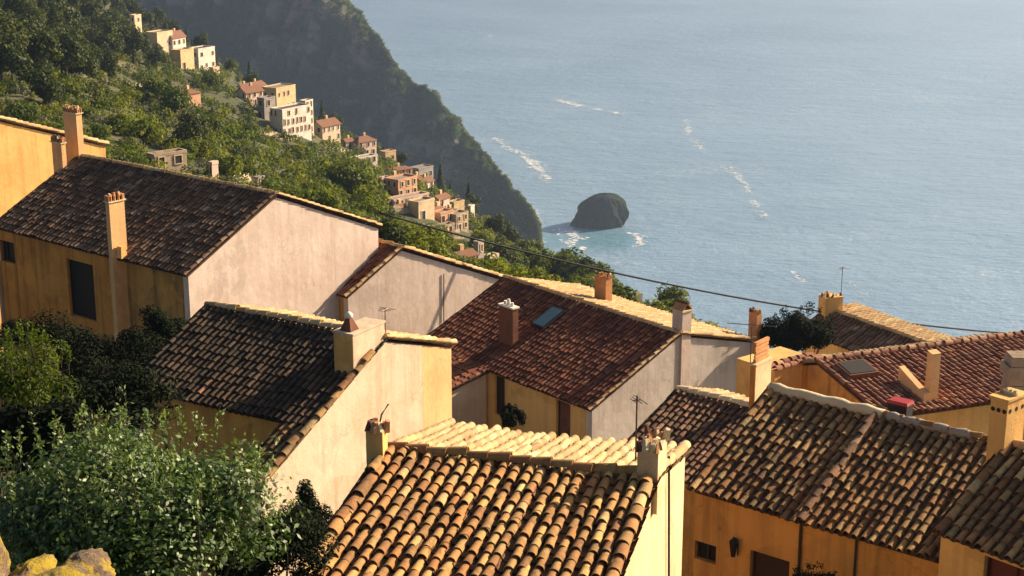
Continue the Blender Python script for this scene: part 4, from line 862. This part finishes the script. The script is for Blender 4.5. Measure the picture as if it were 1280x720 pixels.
Hh('stone house with narrow openings at the ridge edge of the lower village', 541, 222, 20, 16, 'stone', 'flat', win=(2,1), rot=25)
Hh('orange brown block in the centre of the lower village', 506, 246, 40, 22, 'orange', 'flat', win=(3,2), rot=28)
Hh('grey white house with a dark pitched roof right of the orange block', 533, 240, 24, 17, 'white', 'gable', win=(2,1), rot=32)
Hh('ochre tower house at the ridge side of the lower village', 556, 240, 16, 26, 'cream', 'flat', win=(1,3), rot=30)
Hh('small pink house below the orange brown block', 482, 238, 18, 14, 'pink', 'flat', win=(2,1), rot=25)
Hh('long pink terrace house under the orange brown block', 512, 257, 54, 10, 'pink', 'flat', win=(6,1), rot=20, depth=.35)
Hh('cream house with a broad doorway below the long pink terrace', 530, 276, 34, 24, 'cream', 'flat', win=(2,1), rot=28)
Hh('pale pink house with a slanting roof right of the long terrace', 553, 258, 24, 14, 'pink', 'gable', win=(2,1), rot=35)
Hh('yellowish low house by the terraces near the ridge', 572, 262, 22, 9, 'ochre', 'flat', win=(2,1), rot=25)
Hh('peach coloured house behind the rocky bank of the lower village', 556, 282, 28, 16, 'orange', 'flat', win=(2,1), rot=28)
Hh('weathered stone house lowest in the village above the sea', 575, 288, 28, 20, 'stone', 'flat', win=(2,2), rot=30)
Hh('narrow white house lowest at the sea side of the village', 590, 274, 9, 16, 'white', 'flat', win=(1,2), rot=30)
Hh('long grey stone retaining building under the lower village', 548, 296, 46, 11, 'stone', 'flat', win=(3,1), rot=22, depth=.3)
Hh('tiny cream house squeezed above the orange brown block', 494, 232, 14, 12, 'cream', 'gable', win=(1,1), rot=25)
Hh('tiny pink house squeezed right of the orange brown block', 522, 232, 14, 12, 'pink', 'hip', win=(1,1), rot=30)
Hh('little white house right of the cream doorway house', 548, 272, 14, 13, 'white', 'gable', win=(2,1), rot=30)
Hh('little ochre house between the terraces and the rocky bank', 563, 273, 14, 11, 'ochre', 'gable', win=(1,1), rot=30)
Hh('small stone house at the left foot of the lower village', 500, 268, 16, 12, 'stone', 'gable', win=(2,1), rot=25)
Hh('small cream house at the very foot of the lower village', 560, 304, 16, 12, 'cream', 'gable', win=(2,1), rot=25)
Hh('little cream house between the pink house and the pale villa', 436, 186, 14, 12, 'cream', 'gable', win=(1,1), rot=25)
Hh('small white house on the ridge above the peach and grey pair', 306, 118, 14, 12, 'white', 'gable', win=(1,1), rot=30)
Hh('brown walled hut half hidden in shrubs on the near slope', 212, 211, 46, 17, 'stone', 'flat', win=(2,1), rot=20, depth=.5)
Hh('small pinkish chimney like turret above the ridge of the brown roof', 269, 228, 11, 22, 'pink', 'flat', win=(1,1), rot=30)
Hh('small grey concrete block house above the brown roof ridge', 326, 238, 13, 14, 'grey', 'flat', win=(1,1), rot=30)
Hh('orange roofed house behind the low pink house', 578, 330, 44, 14, 'orange', 'gable', win=(3,1), rot=20)
Hh('grey square turret behind the low pink house', 600, 334, 13, 30, 'grey', 'flat', win=(1,2), rot=30)
Hh('pinkish plastered house right of the grey square turret', 616, 340, 20, 19, 'pink', 'flat', win=(2,1), rot=30)
Hh('small orange house among the trees above the cable', 712, 332, 28, 12, 'orange', 'flat', win=(2,1), rot=20)
Hh('long brown stone wall like building at the foot of the slope by the sea', 784, 385, 44, 16, 'stone', 'flat', win=(0,0), rot=10, depth=.3, lip=False)
BU = np.array(BUILT)
def free(x, y, r):
    return np.all(np.hypot(BU[:,0]-x, BU[:,1]-y) > BU[:,2]+r*.8) and not in_front(x, y, r, 55)
HPX = []
def in_front(x, y, r, deep=26):
    # keep the line of sight towards each house a little open as the slope's terraces do
    a = math.atan2(x, y); d = math.hypot(x, y)
    for bx_, by_, br in BUILT:
        D = math.hypot(bx_, by_)
        if D-deep < d < D and abs(a-math.atan2(bx_, by_))*D < br+r*.6: return True
    return False
# terrace walls of dry stone
for k, (u0, v0, u1, v1) in enumerate([(70,113,128,110),(150,106,190,112),(290,226,330,228),(560,300,600,306),(232,186,262,189),(610,352,640,358),(478,262,520,266),(524,286,575,292),(476,214,530,218),(404,188,440,194),(330,168,372,176),(536,262,580,266)]):
    a_, b_ = hit(u0, v0), hit(u1, v1)
    if a_ is None or b_ is None: continue
    mb = MB(); n = 8
    for q in range(n):
        s0 = a_+(b_-a_)*q/n; s1 = a_+(b_-a_)*(q+.98)/n; z0 = (a_+(b_-a_)*(q+.5)/n)[2]-.2; hgt = .9+random.uniform(-.08,.08)
        mb.hexa([(s0[0],s0[1],z0-1.5),(s1[0],s1[1],z0-1.5),(s1[0],s1[1]+.5,z0-1.5),(s0[0],s0[1]+.5,z0-1.5),(s0[0],s0[1],z0+hgt),(s1[0],s1[1],z0+hgt),(s1[0],s1[1]+.5,z0+hgt),(s0[0],s0[1]+.5,z0+hgt)])
    tag(mb.build('terrace_wall', HM['stone']), None, 'wall', 'dry stone terrace walls')['label'] = ['long dry stone terrace wall under the dark wooded slope','short dry stone terrace wall beneath the highest tower','low terrace wall just above the brown roof ridge','low terrace wall below the lower village','short terrace wall beside the brown walled hut','low terrace wall right of the pinkish plastered house','long terrace wall at the left foot of the lower village','terrace wall under the cream doorway house','terrace wall dividing the top rows of the lower village','terrace wall between the pale villa and the pink house','terrace wall beneath the biggest white building','terrace wall by the rocky bank near the sea'][k]
# ------------------------------------------------------------------ trees one can tell apart on the slope
nt_ = 0; tries = 0
def pxof(x, y, z): return proj((x, y, z))
occ = []
labels = {'dark': ('dark dense tree of the wood covering the upper left slope', 'dark trees of the upper left wood'), 'round': ('round green tree scattered on the terraced hillside', 'green trees on the terraced hillside'),
          'bright': ('yellow green sunlit tree on the slope below the hill houses', 'yellow green trees below the hill houses'), 'cone': ('pointed dark cypress standing along the hillside crest', 'cypresses along the hillside crest')}
def add_tree(kind, x, y, sc):
    pr = {'dark': dark_, 'round': round_, 'bright': bright_, 'cone': cone_}[kind]
    place_tree('cypress_tree' if kind == 'cone' else 'hillside_tree', random.choice(pr), (x, y, tz(x, y)-.2), sc, random.uniform(0, 6.28), labels[kind][0], 'tree', labels[kind][1]); occ.append((x, y, 2.4*sc))
cnt = {'dark': 0, 'other': 0, 'crest': 0}
g = random.Random(5)
while tries < 40000 and (cnt['dark'] < 150 or cnt['other'] < 95 or cnt['crest'] < 62):
    tries += 1; a = g.uniform(rad(-19.5), rad(6.5)); rb = np.interp(a, BOT[:,0], BOT[:,1]); rc = np.interp(a, CRE[:,0], CRE[:,1]); t = g.random()
    mode = g.choice(['dark','other','other','crest'])
    if mode == 'crest': t = g.uniform(.93, 1.015)
    r = math.exp(math.log(rb)+(math.log(rc)-math.log(rb))*t); x, y = math.sin(a)*r, math.cos(a)*r; z = tz(x, y); u, v = pxof(x, y, z)
    if u < -60 or u > 900 or v > 420: continue
    if mode == 'dark' and not (u < 235 and v < 118 - .15*max(0, u-60) and cnt['dark'] < 150): continue
    if mode == 'other' and (cnt['other'] >= 95 or (u < 230 and v < 100)): continue
    if mode == 'crest' and (cnt['crest'] >= 62 or r < 140): continue
    big = {'dark': 1.35, 'other': 1.0, 'crest': 1.05}[mode]*g.uniform(.7, 1.25)*(1. if r > 200 else .75)
    if mode == 'other' and 470 < u < 600 and v < 300: big *= .55
    if not free(x, y, 2.4*big*.7): continue
    if any(math.hypot(x-o_[0], y-o_[1]) < (2.2*big+o_[2])*.52 for o_ in occ): continue
    kind = 'dark' if mode == 'dark' else g.choice(['round','dark','bright','round'] if mode == 'other' else (['dark','dark','round','cone'] if u < 600 else ['dark','round']))
    if mode == 'other' and (u > 300 and v > 150 and g.random() < .55): kind = 'bright'
    add_tree(kind, x, y, big); cnt[mode] += 1
print('TREES', cnt, tries)
# named trees on the nearer slope left of the sea
for (u, v, d, sc, kind, lab) in ((668,352,190,1.15,'bright','sunlit round tree left of the leafy pair above the red roof'), (704,366,165,1.2,'round','large leafy tree under the cable above the red roof ridge'), (735,372,160,.8,'round','smaller leafy tree at the edge of the slope against the sea'),
        (600,318,230,.9,'bright','yellow green tree behind the grey square turret'), (498,318,170,.9,'bright','broad yellow green tree above the low pink house'), (446,262,200,1.35,'bright','great yellow green tree filling the slope right of the pink gable'), (430,250,215,1.5,'bright','tall yellow green tree rising over the pink gable'), (545,322,180,.9,'round','dark green tree right of the broad yellow green one'), (462,248,230,.8,'dark','dark tree below the orange roofs of the lower village'), (640,345,200,.9,'round','green tree right of the plastered house'), (880,414,110,.35,'round','small bush like tree behind the far chimney against the sea'), (905,420,110,.3,'bright','tiny bush at the end of the pale roof against the sea'),(865,408,112,.3,'round','little round bush left of the far chimney against the sea')):
    p = hit(u, v) if d > 120 else at(u, v, d)
    if p is None: p = at(u, v, d)
    pr = {'dark': dark_, 'round': round_, 'bright': bright_}[kind]
    place_tree('hillside_tree', random.choice(pr), (p[0], p[1], (tz(p[0], p[1])-.1)), sc*(np.linalg.norm(p)/d)**.8, random.uniform(0,6), lab, 'tree', None)
# ------------------------------------------------------------------ shrub cover as one mass
VV, QQ, TT, MI, off = [], [], [], [], 0
protos = [leaves(n_, 1, .95, .75, 6, ls_, 300+k, zc=.45, lobe_r=(.4,.7)) for k, (n_, ls_) in enumerate([(90,.36)]*4+[(260,.24)]*3)]
g = np.random.default_rng(9); made = 0
for q in range(30000):
    a = g.uniform(rad(-20.5), rad(9)); rb = np.interp(a, BOT[:,0], BOT[:,1])*.78; rc = np.interp(a, CRE[:,0], CRE[:,1])*1.03; t = g.random()
    r = math.exp(math.log(rb)+(math.log(rc)-math.log(rb))*t); x, y = math.sin(a)*r, math.cos(a)*r
    if made > 9000: break
    dens = float(vn(np.array([x/16.]), np.array([y/16.]), 77)[0])
    if dens < .22 and g.random() < .75: continue
    s = g.uniform(.6, 1.5)*(.8 if r < 160 else 1.)*(1+r/1400)
    if np.any(np.hypot(BU[:,0]-x, BU[:,1]-y) < BU[:,2]*.75) or (in_front(x, y, s, 13) and g.random() < .9): continue
    V, Q, T = protos[(g.integers(4, 7) if r < 210 else g.integers(0, 4))]; w = g.uniform(0, 6.28); cw, sw = math.cos(w), math.sin(w)
    P = np.stack([(V[:,0]*cw-V[:,1]*sw)*s, (V[:,0]*sw+V[:,1]*cw)*s, V[:,2]*s*g.uniform(.8,1.3)], -1)+np.array([x, y, tz(x, y)-.15])
    T = T.copy(); k = g.random(); T[:,0] = (T[:,0]*.4+k*.6); VV.append(P); QQ.append(Q+off); TT.append(T); MI.append(np.full(len(Q), [0,0,1,1,2,3][g.integers(0,6)] if dens < .6 else g.integers(0,3))); off += len(P); made += 1
us = link('undergrowth', np_mesh('undergrowth', np.concatenate(VV), np.concatenate(QQ), [M['lf_tree'], M['lf_bright'], M['lf_pine'], M['lf_grey']], False, np.concatenate(TT), np.concatenate(MI)))
tag(us, 'dense scrub and low bushes covering the terraced hillside', 'scrub', None, 'stuff'); print('shrubs', made)
# scrub on the headland
VV, QQ, TT, off = [], [], [], 0
for q in range(6500):
    i = int(nu*(.15+.85*g.random())); j = int(nv*min(.95, abs(g.normal())*.16)) if g.random() < .5 else int(nv*g.random()*.9)
    if i >= nu: continue
    p = HEAD_FRONT[i, j]
    if p[2] < SEA+8: continue
    V, Q, T = protos[g.integers(0, 4)]; s = g.uniform(1.2, 3.4)*(1. if j > nv*.12 else .8); VV.append(V*np.array([s,s,s*.9])+p+np.array([0,0,-.5])); QQ.append(Q+off); T = T.copy(); T[:,0] = T[:,0]*.5; TT.append(T); off += len(V)
hs_ = link('headland_scrub', np_mesh('headland_scrub', np.concatenate(VV), np.concatenate(QQ), [M['lf_tree'], M['lf_bright']], False, np.concatenate(TT), (RNG.random(len(np.concatenate(QQ))) < .4).astype(int))); tag(hs_, 'green scrub clinging to the crest and face of the headland', 'scrub', None, 'stuff')
# ------------------------------------------------------------------ foreground bush
def leaf_bush(name, label, cx, cy, zc, rx, ry, rz, n, ls, mat, seed, lobes, cat='bush', spikes=0, asp=.5, hollow=.6):
    zg = tz(cx, cy); rt = empty(name, (cx, cy, zg), label, cat); g = np.random.default_rng(seed)
    V, Q, T = leaves(n, rx, ry, rz, lobes, ls, seed, asp=asp, shell=hollow, zc=zc-zg, lobe_r=(.2,.42), up=.5)
    # bend each leaf a little: split quad into folded leaf by raising side vertices
    parts = [(V, Q, T)]
    tw = MB()
    for k in range(spikes):   # upright shoots set with leaves
        w = g.uniform(0, 6.28); rr_ = g.random()**.5*.85; b0 = np.array([math.cos(w)*rx*rr_, math.sin(w)*ry*rr_, zc-zg+rz*math.sqrt(max(.05,1-rr_**2))*.75]); hgt = rz*g.uniform(.18,.42); tip = b0+np.array([g.normal()*.12*hgt, g.normal()*.12*hgt, hgt])
        tw.tube([b0-(tip-b0)*.8, b0, tip], [.006,.005,.002], 4); m_ = int(26*hgt/ls*.16)+10
        t = g.random(m_); P = b0+(tip-b0)*t[:,None]+g.normal(size=(m_,3))*ls*.25; d = g.normal(size=(m_,3))+np.array([0,0,.6]); d /= np.linalg.norm(d, axis=1)[:,None]
        q_ = np.cross(d, g.normal(size=(m_,3))); q_ /= np.linalg.norm(q_, axis=1)[:,None]; s = ls*g.uniform(.5,1.,m_)[:,None]
        parts.append((np.stack([P, P+d*s*.5-q_*s*.25, P+d*s, P+d*s*.5+q_*s*.25], 1).reshape(-1,3), np.arange(4*m_).reshape(m_,4), np.repeat(np.stack([g.random(m_)*.3+.5, g.random(m_)*.3+.7, t], 1), 4, 0)))
    V, Q, T = join_np(parts); link('crown', np_mesh('crown', V, Q, [M[mat]], False, T), rt)
    H_ = zc-zg; r_ = random.Random(seed)
    for k in range(9):
        w = 2*math.pi*k/9+r_.uniform(-.3,.3); e = np.array([math.cos(w)*rx*.7, math.sin(w)*ry*.7, H_+rz*r_.uniform(-.2,.6)]); s0 = np.array([math.cos(w)*.08, math.sin(w)*.08, -.2])
        tw.tube([s0, e*.45+np.array([0,0,.1*rz]), e], [.035*rx, .022*rx, .006*rx], 6)
    o_ = MB(); o_.v, o_.f, o_.m = tw.v, tw.f, tw.m; link('trunk', mesh_of(o_, 'trunk', M['bark']), rt); return rt
p = at(157, 662, 13.5); leaf_bush('leafy_bush', 'large glossy green bush with glinting leaves in the lower left corner', p[0], p[1], p[2], 1.38, 1.1, .93, 60000, .056, 'lf_bush', 41, 95, spikes=70, hollow=.85)
p = at(25, 480, 26); leaf_bush('leafy_bush', 'dull green shrub at the left edge in front of the dark yard', p[0], p[1], p[2], .95, .9, .9, 9000, .085, 'lf_tree', 42, 24, spikes=26, asp=.3)
p = at(998, 424, 62); leaf_bush('leafy_bush', 'dark dense bush below the far chimney at the right', p[0], p[1], p[2], 1.45, 1.3, 1.3, 24000, .13, 'lf_shade_dark', 43, 20, spikes=20)
p = at(640, 527, 53); leaf_bush('climbing_shrub', 'dark climbing shrub against the ochre wall under the red roof', p[0], p[1], p[2], .42, .4, .75, 2600, .1, 'lf_shade_dark', 44, 12)
p = at(1018, 728, 31.5); leaf_bush('leafy_bush', 'dark shrub growing by the dark doorway at the bottom', p[0], p[1], p[2], .5, .4, .32, 2600, .07, 'lf_shade_dark', 45, 12, spikes=16)
p = at(383, 668, 30); leaf_bush('leafy_bush', 'near-black shrub, its peak standing in for a wall shadow, between bush and nearest roof', p[0], p[1], p[2], .62, .7, 1.05, 14000, .07, 'lf_shade_dark', 46, 18)  # shrub shaped to a peak in place of the shadow on the gable
p = at(340, 705, 20); leaf_bush('leafy_bush', 'low shrub, shade put into its near-black leaves, right behind the large glossy bush', p[0], p[1], p[2], .95, .8, .75, 12000, .06, 'lf_shade_dark', 47, 18)  # shade of the gap is put into this shrub's leaf colour
for k, (u, v, d, rx, rz, lab) in enumerate(((40,432,50,2.0,1.1,'near-black ivy mass added as shade at the foot of the ochre house wall, left'), (130,442,50,2.0,.9,'near-black ivy mass added as shade below the dark door of the ochre house'), (196,428,52,1.35,1.2,'near-black ivy mass added as shade in the corner beside the pink gable'), (222,418,55,.6,.6,'small near-black shrub added as shade at the corner of the stained wall'), (110,505,34,1.9,1.0,'near-black shrub added as the yard shade behind the glossy bush'), (40,570,24,1.2,.8,'near-black shrub added as shade behind the glossy bush at the left edge'), (150,500,38,1.0,.5,'near-black low shrub added as shade left of the mossy roofed house'))):
    p = at(u, v, d); leaf_bush('yard_shade_shrub', lab, p[0], p[1], p[2], rx, rx*.8, rz, 9000, .11, 'lf_shade_dark', 60+k, 20)  # shrubs added to fill the yard with shade through their near-black leaves
# rusty corrugated lean-to beside the mossy roof
# rocks with lichen at the bottom left corner
m, nt, b, o = newmat('lichen_rock')
c = ramp(nt, tex(nt, 5, 8, .75), [(.35,(.07,.05,.035)),(.6,(.2,.13,.075)),(.75,(.34,.24,.15))])
lm = ramp(nt, math_(nt, 'ADD', math_(nt, 'MULTIPLY', tex(nt, 3.5, 6, .7, loc=(3,1,2)), .7), math_(nt, 'MULTIPLY', tex(nt, 16, 5, .7), .3)), [(.47,0),(.54,1)])
c = mix(nt, c, (.34,.24,.01), lm); nt.links.new(c, b.inputs['Base Color']); b.inputs['Roughness'].default_value = .95; bump(nt, b, math_(nt, 'ADD', tex(nt, 6, 8, .8), tex(nt, 25, 5, .7)), .9, .04); M['lichen'] = m
def rock(u, v, d, sx, sy, sz, seed, label):
    p = at(u, v, d); V = []; n1, n2 = 56, 34
    for j in range(n2):
        ph = math.pi*j/(n2-1)
        for i in range(n1):
            w = 2*math.pi*i/n1; x, y, z = math.sin(ph)*math.cos(w), math.sin(ph)*math.sin(w), math.cos(ph)
            q = 1+.9*float(fbm(x*1.5+seed, y*1.5+z*2, 5, seed))+.25*float(fbm(x*6+seed, z*6+y*5, 4, seed+9)); V.append((p[0]+x*sx*q, p[1]+y*sy*q, p[2]+z*sz*q))
    Q = [(j*n1+i, j*n1+(i+1)%n1, (j+1)*n1+(i+1)%n1, (j+1)*n1+i) for j in range(n2-1) for i in range(n1)]
    o = link('boulder', np_mesh('boulder', V, Q, [M['lichen']], True)); return tag(o, label, 'rock', 'lichen boulders in the corner')
rock(103, 728, 9.5, .17, .3, .13, 3, 'rounded boulder patched with yellow lichen, the right one in the bottom left corner')
rock(36, 734, 9.3, .15, .28, .10, 5, 'flat slab of rock with bright yellow lichen, middle of the corner group')
rock(-10, 716, 9.2, .07, .2, .26, 8, 'tall rough brown rock cut by the left edge, streaked with lichen')
rock(70, 745, 9.0, .3, .3, .1, 12, 'low dark rock in the bottom left corner under the other boulders')
# ------------------------------------------------------------------ air, sky, sun, camera
SUN_AZ, SUN_EL = 62., 26.
w = bpy.data.worlds.new('World'); S.world = w; w.use_nodes = True; nt = w.node_tree; bg = nt.nodes['Background']
sk = nt.nodes.new('ShaderNodeTexSky'); sk.sky_type = 'NISHITA'; sk.sun_disc = False; sk.sun_elevation = rad(SUN_EL); sk.sun_rotation = rad(SUN_AZ); sk.altitude = 280; sk.dust_density = 3.5
nt.links.new(sk.outputs[0], bg.inputs[0]); bg.inputs[1].default_value = .058
sd = bpy.data.lights.new('sun', 'SUN'); sd.energy = 5.0; sd.angle = rad(.55); sd.color = (1, .79, .55); so_ = bpy.data.objects.new('sun', sd); C.objects.link(so_)
so_.rotation_euler = Vector((math.sin(rad(SUN_AZ))*math.cos(rad(SUN_EL)), math.cos(rad(SUN_AZ))*math.cos(rad(SUN_EL)), math.sin(rad(SUN_EL)))).to_track_quat('Z', 'Y').to_euler()
mb = MB(); q = 9200.; zl, zh = SEA-25, 6.
mb.hexa([(-q,-q,zl),(q,-q,zl),(q,q,zl),(-q,q,zl),(-q,-q,zh),(q,-q,zh),(q,q,zh),(-q,q,zh)]); hm = bpy.data.materials.new('haze_air'); hm.use_nodes = True; nt = hm.node_tree
for n in list(nt.nodes): nt.nodes.remove(n)
out = nt.nodes.new('ShaderNodeOutputMaterial'); pv = nt.nodes.new('ShaderNodeVolumePrincipled'); pv.inputs['Density'].default_value = .00022; pv.inputs['Color'].default_value = (.54,.71,1,1); pv.inputs['Anisotropy'].default_value = .7
nt.links.new(pv.outputs[0], out.inputs['Volume']); hz = mb.build('haze', hm); hz['kind'] = 'stuff'; hz['label'] = 'pale blue sea haze over the far water'
cam = bpy.data.cameras.new('camera'); cam.sensor_width = 36; cam.lens = FPX/1280*36; cam.clip_end = 40000; cam.clip_start = .1
co = bpy.data.objects.new('camera', cam); C.objects.link(co); co.rotation_euler = (math.pi/2-PITCH, 0, 0); S.camera = co
S.view_settings.view_transform = 'Standard'; S.view_settings.look = 'None'; S.view_settings.exposure = 1.15; S.view_settings.gamma = 1
S.cycles.max_bounces = 6; S.cycles.diffuse_bounces = 3; S.cycles.glossy_bounces = 2; S.cycles.transmission_bounces = 3; S.cycles.volume_bounces = 0; S.cycles.use_denoising = True
try: S.cycles.denoiser = 'OPENIMAGEDENOISE'
except Exception: pass
